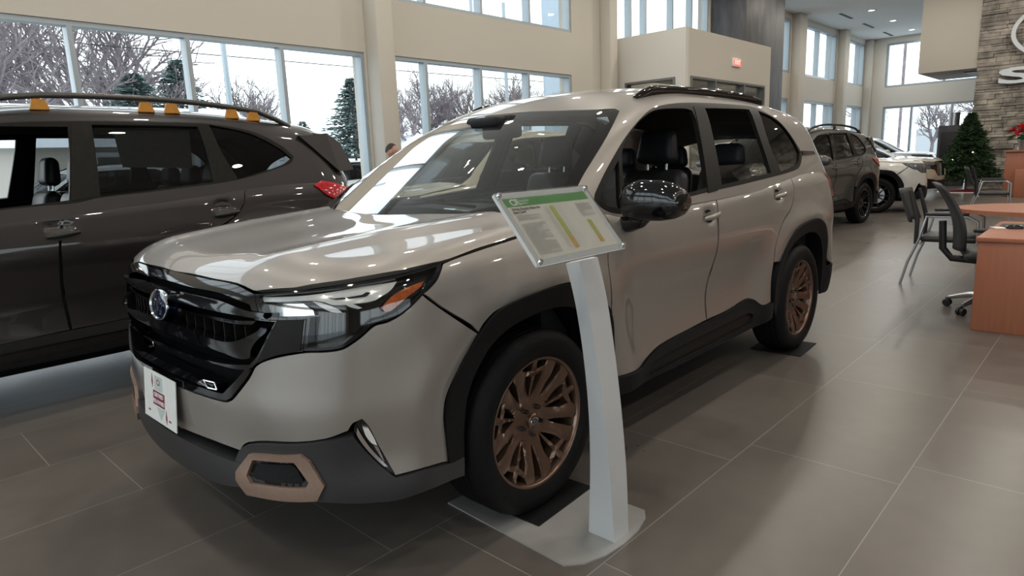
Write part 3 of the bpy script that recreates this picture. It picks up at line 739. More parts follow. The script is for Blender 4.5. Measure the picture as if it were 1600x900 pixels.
def tub(parent, O, sh, mats, seats=True, xf=0):
    """what one sees of the cabin through the glass"""
    # floor, bulkhead and inner door panels
    bm = bmesh.new()
    add_box(bm, (-1.75, 0, .40), (3.1, 1.5, .10), .03); add_box(bm, (-.38, 0, .72), (.30, 1.42, .60), .05)
    for s in (1, -1):
        add_box(bm, (-1.7, s*.79, .73), (2.5, .05, .66), .02)
    add_box(bm, (-3.05, 0, .70), (.5, 1.35, .50), .04)
    from_bm('cabin_floor', bm, M_['cabin'], parent, True, math.radians(40))
    bm = bmesh.new()
    add_box(bm, (-.50, 0, 1.045), (.52, 1.44, .10), .045, 3); add_box(bm, (-.66, .38, 1.10), (.16, .36, .07), .03, 3)
    add_box(bm, (-.70, 0, 1.02), (.10, .30, .22), .02)
    from_bm('dashboard', bm, M_['cabin'], parent, True, math.radians(40))
    bm = bmesh.new()
    ring = [(-.80+.07*math.sin(a)*-1, .38+.185*math.cos(a), 1.02+.17*math.sin(a)) for a in np.linspace(0, 2*PI, 37)]
    add_tube(bm, ring, .016, 8, False); add_box(bm, (-.79, .38, 1.01), (.05, .20, .09), .02)
    from_bm('steering_wheel', bm, M_['cabin'], parent, True, math.radians(60))
    if seats:
        for (sx, ys, wdt) in ((-1.36, (.38, -.38), .50), (-2.19, (.42, 0, -.42), .42)):
            for sy in ys:
                bm = bmesh.new()
                add_box(bm, (sx+.10, sy, .68), (.54, wdt, .16), .06, 3)
                add_box(bm, (sx-.24, sy, .94), (.15, wdt, .62), .06, 3, Ry(-.25), (.8, .82))
                st = from_bm('seat', bm, M_['seat'], parent, True, math.radians(50))
                bm = bmesh.new()
                hx = sx-.335; hz = 1.375 if sx > -2 else 1.31
                add_box(bm, (hx, sy, hz), (.11, .265, .20 if sx > -2 else .15), .045, 4, Ry(-.12), (.8, .8))
                from_bm('headrest', bm, M_['seat'], st, True, math.radians(50))
                for q in (-.062, .062):
                    tube('headrest_post', [(hx+.012, sy+q, 1.18), (hx-.002, sy+q, hz-.05)], .0065, M_['chrome'], st, 8)
def make_car(name, label, cat, O, sh, mats, off, group=None, detail=True, sport=True, wheelstyle='sport', opts={}):
    root = empty(name, off, 0, label, cat, group); paint, glass = mats['paint'], mats['glass']
    lowf, cabf = sh.low, sh.cab
    st = .022 if detail else .06
    g = .004 if detail else .006
    A = lambda pts: np.array(pts)
    # hood
    ho = list(reversed(list(O['hood_front'])))        # outboard -> centre
    near = [cl(O['hood_rear'][0], .01)]+[tuple(p) for p in O['hood_rear']]+[tuple(p) for p in O['hood_side'][::-1]]+[tuple(p) for p in O['hood_front'][::-1][1:]]+[(O['hood_front'][0][0]+.005, 0, O['hood_front'][0][2]+.002)]
    patch('hood', lowf, 'top', sym(near), paint, root, step=st, gap=g, thick=.02)
    # bumper cover, both sides in one
    bl = [tuple(p) for p in O['bumper']]
    b0 = (bl[0][0]+.01, 0, bl[0][2]); b1 = (bl[-1][0]+.01, 0, bl[-1][2]-.01)
    bump = patch('bumper_cover', lowf, 'cyl', sym([b0]+bl+[b1]), paint, root, step=st, gap=g, thick=.02)
    patch('fender', lowf, 'tube', O['fender'], paint, root, step=st, gap=g, c=.4, mirror=True)
    # doors
    bx = [(-1.40, .458), (-1.40, .9), (-1.385, 1.08)]
    B = xz(bx, lowf); fr_edge = low((944, 331), (950, 400), (954, 440), (955, 502), (957, 555), (962, 590)) if 'front_edge' not in O else O['front_edge']
    O['front_edge'] = fr_edge
    belt = O.get('belt')
    if belt is None:
        belt = O['belt'] = low((944, 333), (967, 338), (1010, 332), (1072, 312), (1112, 301))
        O['belt_r'] = low((1112, 301), (1160, 290.5), (1220, 276), (1234, 272.5))
        O['rdoor'] = low((1234, 272.5), (1237, 281), (1241, 302), (1236, 325), (1222, 350), (1213, 380), (1209, 410), (1205, 440), (1204, 472))
    fd = list(fr_edge)+list(xz(SILL_T[1:6], lowf))+[B[0], B[1]]+list(belt[::-1])
    d1 = patch('front_door', lowf, 'tube', A(fd), paint, root, step=st, gap=g, c=.4, mirror=True)
    rd = list(xz([(-1.41, .458), (-1.63, .46), (-1.87, .48), (-1.94, .475), (-2.02, .425)], lowf))+list(O['rdoor'][::-1])+list(O['belt_r'][::-1])+[B[1]-[.008, 0, 0]]
    patch('rear_door', lowf, 'tube', A(rd), paint, root, step=st, gap=g, c=.4, mirror=True)
    # rear quarter, wrapping towards the tail
    ra = xz([(x-2.67, z) for x, z in ARCHO if z > .5 and x > -.45], lowf)
    q = list(O['rdoor'][:7])+list(ra[1:])+list(xz([(-3.14, .58), (-3.22, .52)], lowf))+[(-3.30, .88, .52), (-3.31, .88, .9), (-3.33, .84, 1.12), (-3.28, .78, 1.19)]+list(low((1256, 262), (1248, 266)) if 'qt' not in O else O['qt'])
    if 'qt' not in O: O['qt'] = low((1256, 262), (1248, 266))
    patch('rear_quarter_panel', lowf, 'cylr', A(q), paint, root, step=st, gap=g, c=-2.4, mirror=True)
    # tail: gate and bumper, from one side round to the other
    nr = [(-3.72, 0, 1.13), (-3.6, .5, 1.17), (-3.30, .78, 1.185), (-3.335, .84, 1.12), (-3.32, .88, .9), (-3.31, .88, .50), (-3.6, .6, .45), (-3.7, 0, .45)]
    patch('tailgate', lowf, 'cylr', sym(nr), paint, root, step=st*1.6, gap=g, c=-2.4)
    patch('rear_bumper_lower', lowf, 'cylr', sym([(-3.7, 0, .44), (-3.3, .87, .50), (-3.13, .89, .50), (-3.14, .88, .30), (-3.6, 0, .30)]), M_['clad'], root, step=st*2, off=.004, c=-2.4)
    # roof, pillars
    wsn = [tuple(p) for p in O['ws_near']]
    ws = [(wsn[0][0]+.02, 0, wsn[0][2]+.004)]+wsn+[(-.20, .80, 1.10), (.0, .45, 1.06), (.06, 0, 1.06)]
    WS = sym(ws)
    dlo = O['dlo']; dlo_m = np.array(dlo)*[1, -1, 1]
    ph0 = .40
    o2 = [(-.02, ph0*.8), (-3.30, .45*.8), (-3.44, .62*.8), (-3.50, PI/2*.8), (-3.44, (PI-.62)*.8), (-3.30, (PI-.45)*.8), (-.02, (PI-ph0)*.8)]
    roof = patch('roof', cabf, 'tube', np.array(o2), paint, root, holes=[to_uv('tube', WS, .7), to_uv('tube', np.array(dlo), .7), to_uv('tube', dlo_m, .7)], step=st*1.15, c=.7, flat_uv=True, thick=.03, smooth=True)
    # windscreen with its black band
    gw = patch('windscreen', cabf, 'tube', WS, mats.get('wsglass', glass), root, step=st*1.8, off=-.002, thick=0, c=.7)
    cen = np.array(WS).mean(0)
    uvw = to_uv('tube', WS, .7); ctr = np.array([uvw[:, 0].min()*.5+uvw[:, 0].max()*.5, PI/2*.8])
    inner = ctr+(rounded(uvw)-ctr)*[.90, .93]-[.008, 0]
    patch('windscreen_frit', cabf, 'tube', uvw, M_['gloss'], root, holes=[inner], step=.04, off=-.005, thick=0, c=.7, flat_uv=True, smooth=False)
    # side glazing frames
    fr = patch('window_frame', cabf, 'tube', dlo, M_['satin'], root, holes=[O['win_front'], O['quarterlight'], O['win_rear'], O['win_quarter']], step=st, off=.001, thick=.022, c=.7, mirror=True)
    patch('pillar_trim', cabf, 'tube', O['b_pillar'], M_['gloss'] if not detail else M_['satin'], root, step=st, off=.004, thick=.006, c=.7, mirror=True)
    patch('quarterlight_glass', cabf, 'tube', O['quarterlight'], glass, root, step=.05, off=-.012, thick=0, c=.7, mirror=True)
    patch('quarter_glass', cabf, 'tube', O['win_quarter'], mats.get('rear', M_['darktint']), root, step=.05, off=-.008, thick=0, c=.7, mirror=True)
    patch('rear_door_glass', cabf, 'tube', O.get('glass_rear', O['win_rear']), mats.get('rdg', mats.get('rear', M_['darktint'])), root, step=.05, off=-.014, thick=.004, c=.7, mirror=True)
    if opts.get('front_glass', False):
        patch('front_door_glass', cabf, 'tube', O['win_front'], glass, root, step=.05, off=-.012, thick=0, c=.7, mirror=True)
    if 'roof_hole' not in opts:   # headliner inside
        patch('headliner', cabf, 'tube', np.array([(-1.0, .98*.8), (-3.3, .98*.8), (-3.3, (PI-.98)*.8), (-1.0, (PI-.98)*.8)]), M_['headliner'], root, step=.12, off=-.05, thick=0, c=.7, flat_uv=True)
    # black lower parts
    arch = lambda dx, L_: xz([(x+dx, z) for x, z in L_], lowf)
    for dx, nm in ((0, 'wheel_arch_cladding'), (-2.67, 'wheel_arch_cladding')):
        poly = list(arch(dx, ARCHO))+list(arch(dx, ARCHI)[::-1])
        patch(nm, lowf, 'side', A(poly), M_['clad'], root, step=st, off=.009, thick=.05, mirror=True)
        # the dark well behind
        for s in (1, -1):
            ai = arch(dx, ARCHI); v = []; f = []
            n = len(ai)
            for p in ai: v += [(p[0], s*(p[1]-.02), p[2]), (p[0], s*.46, p[2]+.01)]
            for i in range(n-1): f.append((2*i, 2*i+1, 2*i+3, 2*i+2))
            v.append((dx, s*.46, .35)); k = len(v)-1
            for i in range(n-1): f.append((2*i+1, k, 2*i+3))
            from_py('wheel_well', v, f, M_['well'], root)
    sill = list(xz(SILL_T, lowf))+list(xz(SILL_B, lowf))
    sl = patch('rocker_cladding', lowf, 'side', A(sill), M_['clad'], root, holes=[xz(SLOT, lowf)], step=st, off=.018, thick=.03, mirror=True)
    patch('rocker_recess', lowf, 'side', A(xz(SLOT, lowf)), M_['satin'], root, step=st, off=.004, thick=0, mirror=True)
    bm = bmesh.new(); add_box(bm, (-1.35, 0, .31), (4.0, 1.5, .16), .04)
    add_box(bm, (.62, 0, .52), (.36, 1.1, .5), .05); add_box(bm, (-3.25, 0, .55), (.55, 1.3, .5), .05)
    from_bm('underbody', bm, M_['well'], root, True, math.radians(40))
    # wheels
    for (x, y) in ((0, .785), (-2.67, .785), (0, -.785), (-2.67, -.785)):
        wheel(root, x, y, wheelstyle, 0, detail)
    tub(root, O, sh, mats)
    # tail lamps
    tl = low((1284, 266), (1299, 268), (1303, 308)) if 'tail' not in O else O['tail']; O['tail'] = tl
    tp = opts.get('tail', [(-3.24, .82, 1.165), (-3.36, .80, 1.165), (-3.45, .74, 1.10), (-3.48, .74, .99), (-3.36, .84, .985)])
    for s in (1,):
        lm = patch('tail_lamp', lowf, 'cylr', A(tp), opts.get('tail_mat', M_['redlamp']), root, step=st, off=.012, thick=.02, c=-2.4, mirror=True)
    return root
# ------------------------------------------------------------------ the greige car in front
RAILS = dict()
mats = dict(rdg=M_['dropglass'], paint=M_['paint'], glass=M_['glass'], rear=M_['darktint'], wsglass=M_['screen'])
main = make_car('sport_utility_car', 'greige compact SUV in the foreground with bronze wheels and black grille', 'car', O, SH, mats, (0, 0, 0), opts=dict(tail_mat=M_['pinklens']))
def nose(main, O):
    gl = [tuple(p) for p in O['grille_near']]
    G = sym([(gl[0][0]+.008, 0, gl[0][2]+.004)]+gl+[(gl[-1][0]+.012, 0, gl[-1][2]-.004)])
    patch('grille_backing', SH.low, 'cyl', G, M_['well'], main, step=.04, off=-.075, thick=0)
    # frame ring: grille outline with an inner opening
    inn = low((300, 449), (345, 458), (372, 468), (392, 476), (400, 500), (432, 503), (425, 515), (404, 556), (396, 565), (352, 613), (345, 614), (310, 603))
    inner = sym([(inn[0][0]+.006, 0, inn[0][2]+.004)]+[tuple(p) for p in inn]+[(inn[-1][0]+.008, 0, inn[-1][2]-.004)])
    patch('grille_frame', SH.low, 'cyl', G, M_['gloss'], main, holes=[inner], step=.02, off=.004, thick=.04)
    def band(nm, top, bot, off, mat=M_['gloss'], crown=.02, thick=.05):
        t = low(*top); b = low(*bot)
        P = sym([(t[0][0]+.004, 0, t[0][2]+.003)]+[tuple(p) for p in t]+[tuple(p) for p in b[::-1]]+[(b[0][0]+.004, 0, b[0][2]+.003)])
        zc = (t[:, 2].mean()+b[:, 2].mean())/2; hw = max(.004, (t[:, 2].mean()-b[:, 2].mean())/2)
        return patch(nm, SH.low, 'cyl', P, mat, main, step=.012, off=off, thick=thick, bulge=lambda Q: crown*np.clip(1-((Q[:, 2]-zc)/hw/1.2)**2, -1, 1))
    band('grille_bar', ((300, 461), (345, 472), (380, 482), (400, 487), (420, 489)), ((300, 476), (345, 487), (380, 494), (404, 499), (418, 500)), .0)
    band('grille_bar', ((300, 488), (345, 497), (370, 501), (395, 502)), ((300, 493), (345, 503), (370, 507), (395, 507)), -.005, crown=.006)
    band('grille_bar', ((300, 512), (318, 519), (345, 529), (370, 533), (390, 526), (402, 512), (412, 513)), ((300, 530), (318, 537), (345, 553), (370, 562), (386, 560), (398, 552), (408, 530)), .006, crown=.018)
    band('grille_bar', ((300, 553), (330, 562), (365, 569), (396, 571)), ((300, 559), (330, 568), (365, 575), (393, 577)), .004, crown=.010)
    band('grille_bar', ((300, 585), (320, 595), (340, 600)), ((300, 592), (320, 603), (338, 609)), .006, crown=.010)
    for k, y in enumerate([-.50, -.44, -.38, -.32, -.26, -.20, -.14, .14, .20, .26, .32, .38, .44, .50]):
        P = on_field(SH.low, 'cyl', np.array([[math.atan2(y, .94)*.85, z] for z in (.86, .825, .79)]), 0)
        bm = bmesh.new(); add_box(bm, (P[1][0]-.045, P[1][1], .825), (.05, .006, .075), .001)
        from_bm('grille_rib', bm, M_['satin'], main)
    # emblem
    ec = low((261, 476))[0]; nrm = grad(SH.low, ec[None])[0]; nrm = Vector((nrm[0], 0, nrm[2])).normalized()
    Q = Vector((ec[0]+.012, 0, ec[2])); up = Vector((0, 0, 1)); u = Vector((0, 1, 0)); v = nrm.cross(u).normalized()
    M = Matrix((( u.x, v.x, nrm.x, Q.x), (u.y, v.y, nrm.y, Q.y), (u.z, v.z, nrm.z, Q.z), (0, 0, 0, 1)))
    if v.z < 0: M = M @ Matrix.Diagonal((-1, -1, 1, 1))
    bm = bmesh.new(); add_lathe(bm, [(.001, .012), (.05, .011), (.068, .006), (.068, -.03)], 48, M @ Matrix.Diagonal((1.12, .72, 1, 1)))
    em = from_bm('emblem', bm, M_['blue'], main, True, math.radians(40))
    bm = bmesh.new(); add_lathe(bm, [(.067, .006), (.070, .011), (.073, .010), (.074, .004), (.074, -.004)], 48, M @ Matrix.Diagonal((1.12, .72, 1, 1)))
    from_bm('emblem_ring', bm, M_['chrome'], em, True, math.radians(60))
    bm = bmesh.new()
    for k, (sx, sy, r_) in enumerate(((-.034, .014, .020), (.012, .018, .011), (.042, .006, .011), (.004, -.010, .011), (.030, -.020, .011), (-.008, .006, .009))):
        add_prism(bm, [(sx+(r_ if j % 2 == 0 else r_*.28)*math.cos(PI/2+j*PI/4), sy+(r_ if j % 2 == 0 else r_*.28)*math.sin(PI/2+j*PI/4)) for j in range(8)], .009, .0135, M)
    from_bm('emblem_stars', bm, M_['chrome'], em)
    # small chrome sign at the grille's lower corner
    cr_ = low((317, 595), (324, 593), (341, 597), (345, 608), (331, 605), (326, 601))
    for a, b in ((0, 1), (1, 2), (2, 3), (3, 4), (4, 1), (0, 5), (5, 4)):
        n0 = grad(SH.low, cr_[[a, b]]); tube('grille_sign', [cr_[a]+n0[0]*.012, cr_[b]+n0[1]*.012], .003, M_['chrome'], main, 6)
    # lamp units
    for s in (1, -1):
        def P_(nm, px, mat, off, thick=.006, holes=(), parent=None, step=.018, smooth=True, bulge=None):
            pts = low(*px)*[1, s, 1]; hh = [low(*h)*[1, s, 1] for h in holes]
            return patch(nm, SH.low, 'cyl', pts, mat, parent or main, holes=hh, step=step, off=off, thick=thick, smooth=smooth, bulge=bulge)
        LP = ((400, 460), (440, 457), (480, 454), (560, 442), (630, 429), (690, 411), (688, 419), (680, 437), (660, 459), (630, 486), (606, 500), (584, 506), (566, 522), (550, 534), (534, 543), (508, 547), (475, 548), (480, 499), (410, 499), (402, 476))
        hs_ = P_('headlamp', LP, M_['gloss'], -.030, .0)
        P_('lamp_lens', LP, M_['lens'], .002, .01, parent=hs_)
        P_('lamp_surround', LP, M_['gloss'], .003, .05, holes=[((407, 463), (440, 460), (480, 457), (560, 446), (630, 433), (682, 417), (680, 423), (674, 436), (655, 458), (626, 482), (604, 495), (581, 501), (562, 518), (547, 529), (532, 539), (508, 543), (481, 544), (486, 496), (413, 495), (407, 477))], parent=hs_)
        P_('lamp_strip', ((405, 463), (480, 459), (560, 446), (621, 437), (612, 451), (598, 461), (588, 468), (560, 473), (520, 476), (505, 471), (485, 468), (408, 471)), M_['drl'], -.010, .02, parent=hs_)
        P_('lamp_slot', ((510, 463), (520, 465), (566, 459), (572, 455), (580, 455), (572, 462), (525, 467), (518, 466)), M_['gloss'], -.007, 0, parent=hs_)
        P_('projector', ((404, 477), (430, 474), (470, 473), (486, 485), (488, 493), (411, 494)), M_['chrome'], -.014, .015, parent=hs_)
        P_('lamp_reflector', ((486, 470), (500, 472), (528, 483), (534, 489), (515, 487)), M_['drl'], -.008, .01, parent=hs_)
        P_('lamp_reflector', ((534, 472), (550, 474), (566, 481), (560, 483), (545, 479)), M_['drl'], -.009, .01, parent=hs_)
        P_('amber_marker', ((597, 481), (604, 472), (616, 460), (640, 447), (664, 438), (660, 446), (640, 462), (612, 486), (603, 488)), M_['amber'], -.007, .012, parent=hs_)
        P_('bumper_inlay', ((435, 500), (476, 499), (471, 548), (430, 556), (402, 568), (412, 548)), M_['satin'], .006, .01)
        # fog lamp in its slanted slot
        fg = P_('fog_lamp_housing', ((565, 656), (574, 663), (592, 697), (609, 728), (618, 744), (600, 733), (576, 711), (555, 683), (555, 667)), M_['gloss'], -.012, .02)
        P_('fog_lamp_bezel', ((558, 667), (562, 675), (580, 701), (600, 722), (606, 729), (600, 728), (577, 706), (558, 680)), M_['chrome'], .004, .01, parent=fg)
        P_('fog_lamp_lens', ((567, 669), (576, 670), (584, 684), (590, 697), (582, 694), (572, 682)), M_['drl'], -.002, .01, parent=fg)
        P_('fog_lamp_lens', ((584, 697), (591, 699), (601, 722), (596, 716)), M_['alu'], -.004, .01, parent=fg)
        # lower black fascia with the bronze guard
        fs = P_('lower_fascia', ((377, 705), (383, 697), (392, 693), (427, 692), (510, 688), (552, 681), (577, 710), (600, 732), (617, 745), (660, 734), (702, 722), (722, 712), (722, 740), (690, 753), (660, 765), (615, 779), (565, 783), (505, 781), (440, 776), (390, 768), (374, 752), (369, 735)), M_['fascia'], .012, .04)
        go = ((398, 705), (475, 706), (488, 716), (510, 755), (500, 776), (395, 767), (378, 745), (378, 733)); gi = ((404, 715), (467, 717), (488, 749), (484, 757), (401, 751), (395, 740))
        P_('tow_cover_ring', go, M_['bronze_trim'], .024, .03, holes=[gi], smooth=False, parent=fs)
        P_('tow_cover', gi, M_['satin'], .012, 0, smooth=False, parent=fs)
        P_('tow_cover_pad', ((412, 721), (462, 722), (470, 728), (480, 748), (474, 752), (410, 746), (402, 741)), M_['clad'], .020, .01, smooth=False, parent=fs)
    # dark gap and the grey lip running across under the plate
    patch('lower_intake', SH.low, 'cyl', sym([(.97, 0, .475), (.955, .30, .475), (.94, .48, .49), (.93, .44, .40), (.95, .3, .36), (.96, 0, .36)]), M_['well'], main, step=.03, off=-.05, thick=0)
    lp = low((310, 676), (330, 689), (352, 703), (372, 716), (373, 738), (368, 737), (340, 722), (310, 706), (292, 696))
    patch('chin_lip', SH.low, 'cyl', sym([(.985, 0, .435), (.975, .18, .435)]+[(.955, .34, .43), (.94, .47, .425), (.93, .50, .36), (.945, .36, .33), (.965, .18, .318), (.975, 0, .315)]), M_['fascia'], main, step=.02, off=.016, thick=.06)
    # display plate on the bumper
    bm = bmesh.new(); c4 = [at(x, y, 0, 1.0) for x, y in ((232, 580), (283, 603), (288, 670), (240, 645))]
    PO = Vector((1.003, -.015, .548)); rot = Matrix.Rotation(-.10, 3, 'Y')
    def pl(y, z, d=0): return PO+rot @ Vector((d, y, z))
    W_, H_ = .30, .178
    bm2 = bmesh.new()
    add_prism(bm2, rounded([(-.5*W_, -.5*H_), (.5*W_, -.5*H_), (.5*W_, .5*H_), (-.5*W_, .5*H_)], sharp=30).tolist(), 0, .003, Matrix.Translation(PO) @ (rot @ Matrix(((0, 0, 1), (1, 0, 0), (0, 1, 0)))).to_4x4())
    pt = from_bm('dealer_plate', bm2, M_['white'], main)
    MP = Matrix.Translation(PO) @ (rot @ Matrix(((0, 0, 1), (1, 0, 0), (0, 1, 0)))).to_4x4()
    red = noisy(new_mat('plate_red', (.25, .02, .06), .4), 50, .05); grn = noisy(new_mat('plate_grey_green', (.50, .60, .58), .4), 50, .05)
    bm = bmesh.new(); add_prism(bm, [(-.06, -.030), (.048, -.030), (.048, .022), (-.06, .022)], .003, .0036, MP); from_bm('plate_panel', bm, red, pt)
    bm = bmesh.new(); add_prism(bm, [(-.045, .026), (.030, .026), (.030, .078), (-.045, .078)], .003, .0036, MP); add_prism(bm, [(-.03, -.034), (.05, -.034), (.012, -.078)], .003, .0036, MP); from_bm('plate_crest', bm, grn, pt)
    text_mesh('plate_lettering', 'CERTIFIED', .020, .0003, M_['white'], pt, MP @ Matrix.Translation((-.006, .008, .0042)), .95, .0006)
    text_mesh('plate_lettering', 'PRE-OWNED', .020, .0003, M_['white'], pt, MP @ Matrix.Translation((-.006, -.016, .0042)), .90, .0006)
    bm = bmesh.new(); add_lathe(bm, [(.010, .0038), (.013, .0042), (.015, .0038)], 20, MP @ Matrix.Translation((-.008, .056, 0)) @ Matrix.Diagonal((1.1, .75, 1, 1)))
    from_bm('plate_logo', bm, red, pt)
    for x, y in ((-.068, .055), (.062, -.055)):
        bm = bmesh.new(); add_prism(bm, [(x-.006, y-.004), (x+.004, y-.026), (x+.008, y-.004), (x, y+.026)], .003, .0037, MP); from_bm('plate_star', bm, red, pt)
    for x, y in ((-.10, -.06), (.095, -.062)):
        bm = bmesh.new(); add_prism(bm, [(x-.010, y-.003), (x+.010, y-.003), (x+.010, y+.003), (x-.010, y+.003)], .003, .0037, MP); from_bm('plate_slot', bm, red, pt)

def handles(root, sh, mat, mat2, detail=True):
    for hx, hz in sh.handles:
        for s in (1, -1):
            P = on_field(sh.low, 'side', np.array([[hx-.08, hz+.008], [hx-.03, hz+.004], [hx+.03, hz-.003], [hx+.085, hz-.008]]), 0)
            P[:, 1] = np.maximum(P[:, 1], P[0, 1])+np.array([.006, .022, .022, .006]); P[:, 1] *= s
            bm = bmesh.new(); add_tube(bm, P, [.010, .0145, .0145, .009], 10)
            for v in bm.verts: pass
            o = from_bm('door_handle', bm, mat, root, True, math.radians(60))
            cup = on_field(sh.low, 'side', np.array([[hx+.012+.05*math.cos(a), hz+.033*math.sin(a)] for a in np.linspace(0, 2*PI, 25)[:-1]]), 0)*[1, s, 1]
            if detail: patch('handle_cup', sh.low, 'side', cup, mat2, root, step=.02, off=.001, thick=0) if s > 0 else None
def mirrors(root, mat, lens_mat, X=-.56, yc=1.03, detail=True):
    for s in (1, -1):
        bm = bmesh.new()
        prof = [(-.128, .0, .055), (-.120, .002, .076), (-.05, .006, .086), (.03, .004, .082), (.085, .000, .068), (.112, -.004, .050), (.122, -.004, .030)]
        rings = []
        for y, dz, hh in prof:
            ring = []
            for k in range(16):
                a = 2*PI*k/16; cxr = .075*math.cos(a); czr = hh*math.sin(a)
                cxr = math.copysign(abs(cxr)**.8*.075**.2, cxr); czr = math.copysign(abs(czr)**.8*hh**.2, czr)
                ring.append(bm.verts.new((X+cxr*(1-abs(y)*1.6)-.10*abs(y+.1)*.8, s*(yc+y), 1.143+dz+czr)))
            rings.append(ring)
        for i in range(len(rings)-1):
            for k in range(16): bm.faces.new((rings[i][k], rings[i][(k+1) % 16], rings[i+1][(k+1) % 16], rings[i+1][k]))
        bm.faces.new(rings[0]); bm.faces.new(rings[-1])
        mr = from_bm('door_mirror', bm, mat, root, True, math.radians(70))
        bm = bmesh.new()
        add_tube(bm, [(X-.03, s*(yc-.17), 1.045), (X-.02, s*(yc-.13), 1.045), (X-.012, s*(yc-.07), 1.065), (X-.01, s*(yc-.03), 1.095)], [.034, .034, .032, .026], 12)
        from_bm('mirror_stalk', bm, mat, mr, True, math.radians(60))
        box('mirror_glass', (X-.082, s*yc, 1.14), (.006, .18, .09), M_['chrome'], mr, .003)
def roof_rails(root, px, yy, mat, legs=None, legmat=None, off=(0, 0, 0)):
    """black raised rails on both roof edges, drawn on the plane y=yy of the car"""
    P = np.array([at(x, y, 1, yy+off[1])-np.array(off) for x, y in px])
    for s in (1, -1):
        bm = bmesh.new(); add_tube(bm, [(p[0], s*yy, p[2]) for p in P], [.012]+[.019]*(len(P)-2)+[.010], 10)
        r = from_bm('roof_rail', bm, mat, root, True, math.radians(60))
    return P
nose(main, O)
handles(main, SH, M_['paint'], M_['satin'])
mirrors(main, M_['gloss'], None, X=-.57)
RP = roof_rails(main, ((992, 153), (1004, 146), (1015, 140), (1030, 139), (1060, 140), (1100, 142.5), (1140, 147), (1170, 152), (1188, 158)), .60, M_['gloss'])
for s in (1, -1):
    bm = bmesh.new()
    n = len(RP); v = []; f = []
    for i, p in enumerate(RP):
        zr = ROOF(p[0])-.078*(.60/.68)**2.4-.012
        v += [(p[0], s*.612, p[2]), (p[0], s*.612, min(zr, p[2])), (p[0], s*.588, p[2]), (p[0], s*.588, min(zr, p[2]))]
    for i in range(n-1): f += [(4*i, 4*i+4, 4*i+5, 4*i+1), (4*i+2, 4*i+3, 4*i+7, 4*i+6)]
    from_py('rail_foot', v, f, M_['gloss'], main)
# wipers, cowl, rear-view mirror
patch('cowl', SH.low, 'top', sym([(-.12, 0, 1.1), (-.12, .45, 1.1), (-.105, .65, 1.1), (-.2, .78, 1.1), (-.5, .80, 1.1), (-.40, .5, 1.1), (-.35, 0, 1.1)]), M_['satin'], main, step=.05, off=-.012, thick=0)
tube('wiper', [at(612, 322, 2, 1.125), at(673, 316, 2, 1.15), at(742, 323, 2, 1.14)], .007, M_['clad'], main)
tube('wiper', [at(551, 309, 2, 1.13), at(560, 311, 2, 1.14), at(583, 318, 2, 1.13)], .006, M_['clad'], main)
box('wiper_arm', tuple(at(680, 314, 2, 1.155)), (.05, .09, .018), M_['clad'], main, .006)
bm = bmesh.new(); add_box(bm, (-.78, .0, 1.475), (.05, .26, .07), .02, 3); add_box(bm, (-.72, .0, 1.52), (.16, .20, .05), .02, 3); add_box(bm, (-.76, -.03, 1.53), (.10, .34, .045), .02, 3)
from_bm('rear_view_mirror', bm, M_['cabin'], main, True, math.radians(50))
bm = bmesh.new()
pt_ = cab((932, 184), (941, 184), (938, 188), (929, 188)); add_prism(bm, [(0, 0)]*0 or [(0, 0), (.06, 0), (.06, .03), (0, .03)], 0, .0005, Matrix.Translation(pt_[0]) @ Matrix.Rotation(-1.0, 4, 'Y') @ Matrix.Rotation(PI/2, 4, 'Z'))
from_bm('windscreen_sticker', bm, M_['white'], main)

# dark notch trim where the rear quarter meets the tailgate glass
for s in (1, -1):
    Pn = cab((1251, 236), (1256, 236), (1271, 237), (1273, 241), (1254, 243))*[1, s, 1]
    patch('pillar_notch', SH.cab, 'tube', Pn, M_['gloss'], main, step=.02, off=.006, thick=.02, c=.7, smooth=False)
# ------------------------------------------------------------------ information stand
sb = empty('information_stand', (0, 1.0, 0), 0, 'white curved pedestal stand holding a slanted ratings board beside the front wheel', 'display stand')
def rel(o, par): o.parent = par; o.matrix_parent_inverse = Matrix.Translation(par.location).inverted(); return o
M_['standmet'] = noisy(new_mat('silver_powder_coat', (.62, .64, .66), .42, .25), 300, .04)
pts = [(.205, .566), (-.224, .60), (-.232, 1.195)]+[(.0+.30*math.cos(a), .93+.325*math.sin(a)) for a in np.linspace(math.radians(122), math.radians(58), 14)][0:0]
arc = [(-.232, 1.195), (-.19, 1.225), (-.10, 1.25), (.0, 1.258), (.10, 1.248), (.18, 1.218), (.232, 1.172)]
bm = bmesh.new(); add_prism(bm, [(.205, .566), (-.224, .60)]+arc, 0.0, .006)
rel(from_bm('base_plate', bm, noisy(new_mat('brushed_steel_plate', (.40, .395, .385), .38, .3), 6, .08)), sb)
eB = [(905, 408), (918, 470), (930, 545), (944, 640), (953, 740), (960, 855)]; eA = [(884, 412), (899, 475), (912, 560), (920, 650), (922, 740), (920, 842)]; eC = [(934, 402), (948, 465), (960, 545), (971, 640), (979, 740), (982, 845)]
x0 = .02; v = []; f = []
for a_, b_, c_ in zip(eA, eB, eC):
    B_ = at(*b_, 0, x0); A_ = at(*a_, 0, x0); C_ = at(*c_, 1, B_[1])
    v += [tuple(A_), tuple(B_), tuple(C_), (C_[0], A_[1], C_[2]-.0)]
for i in (0, 1, 2, 3): v[len(v)-4+i] = (v[len(v)-4+i][0], v[len(v)-4+i][1], .004)
n = len(eA)
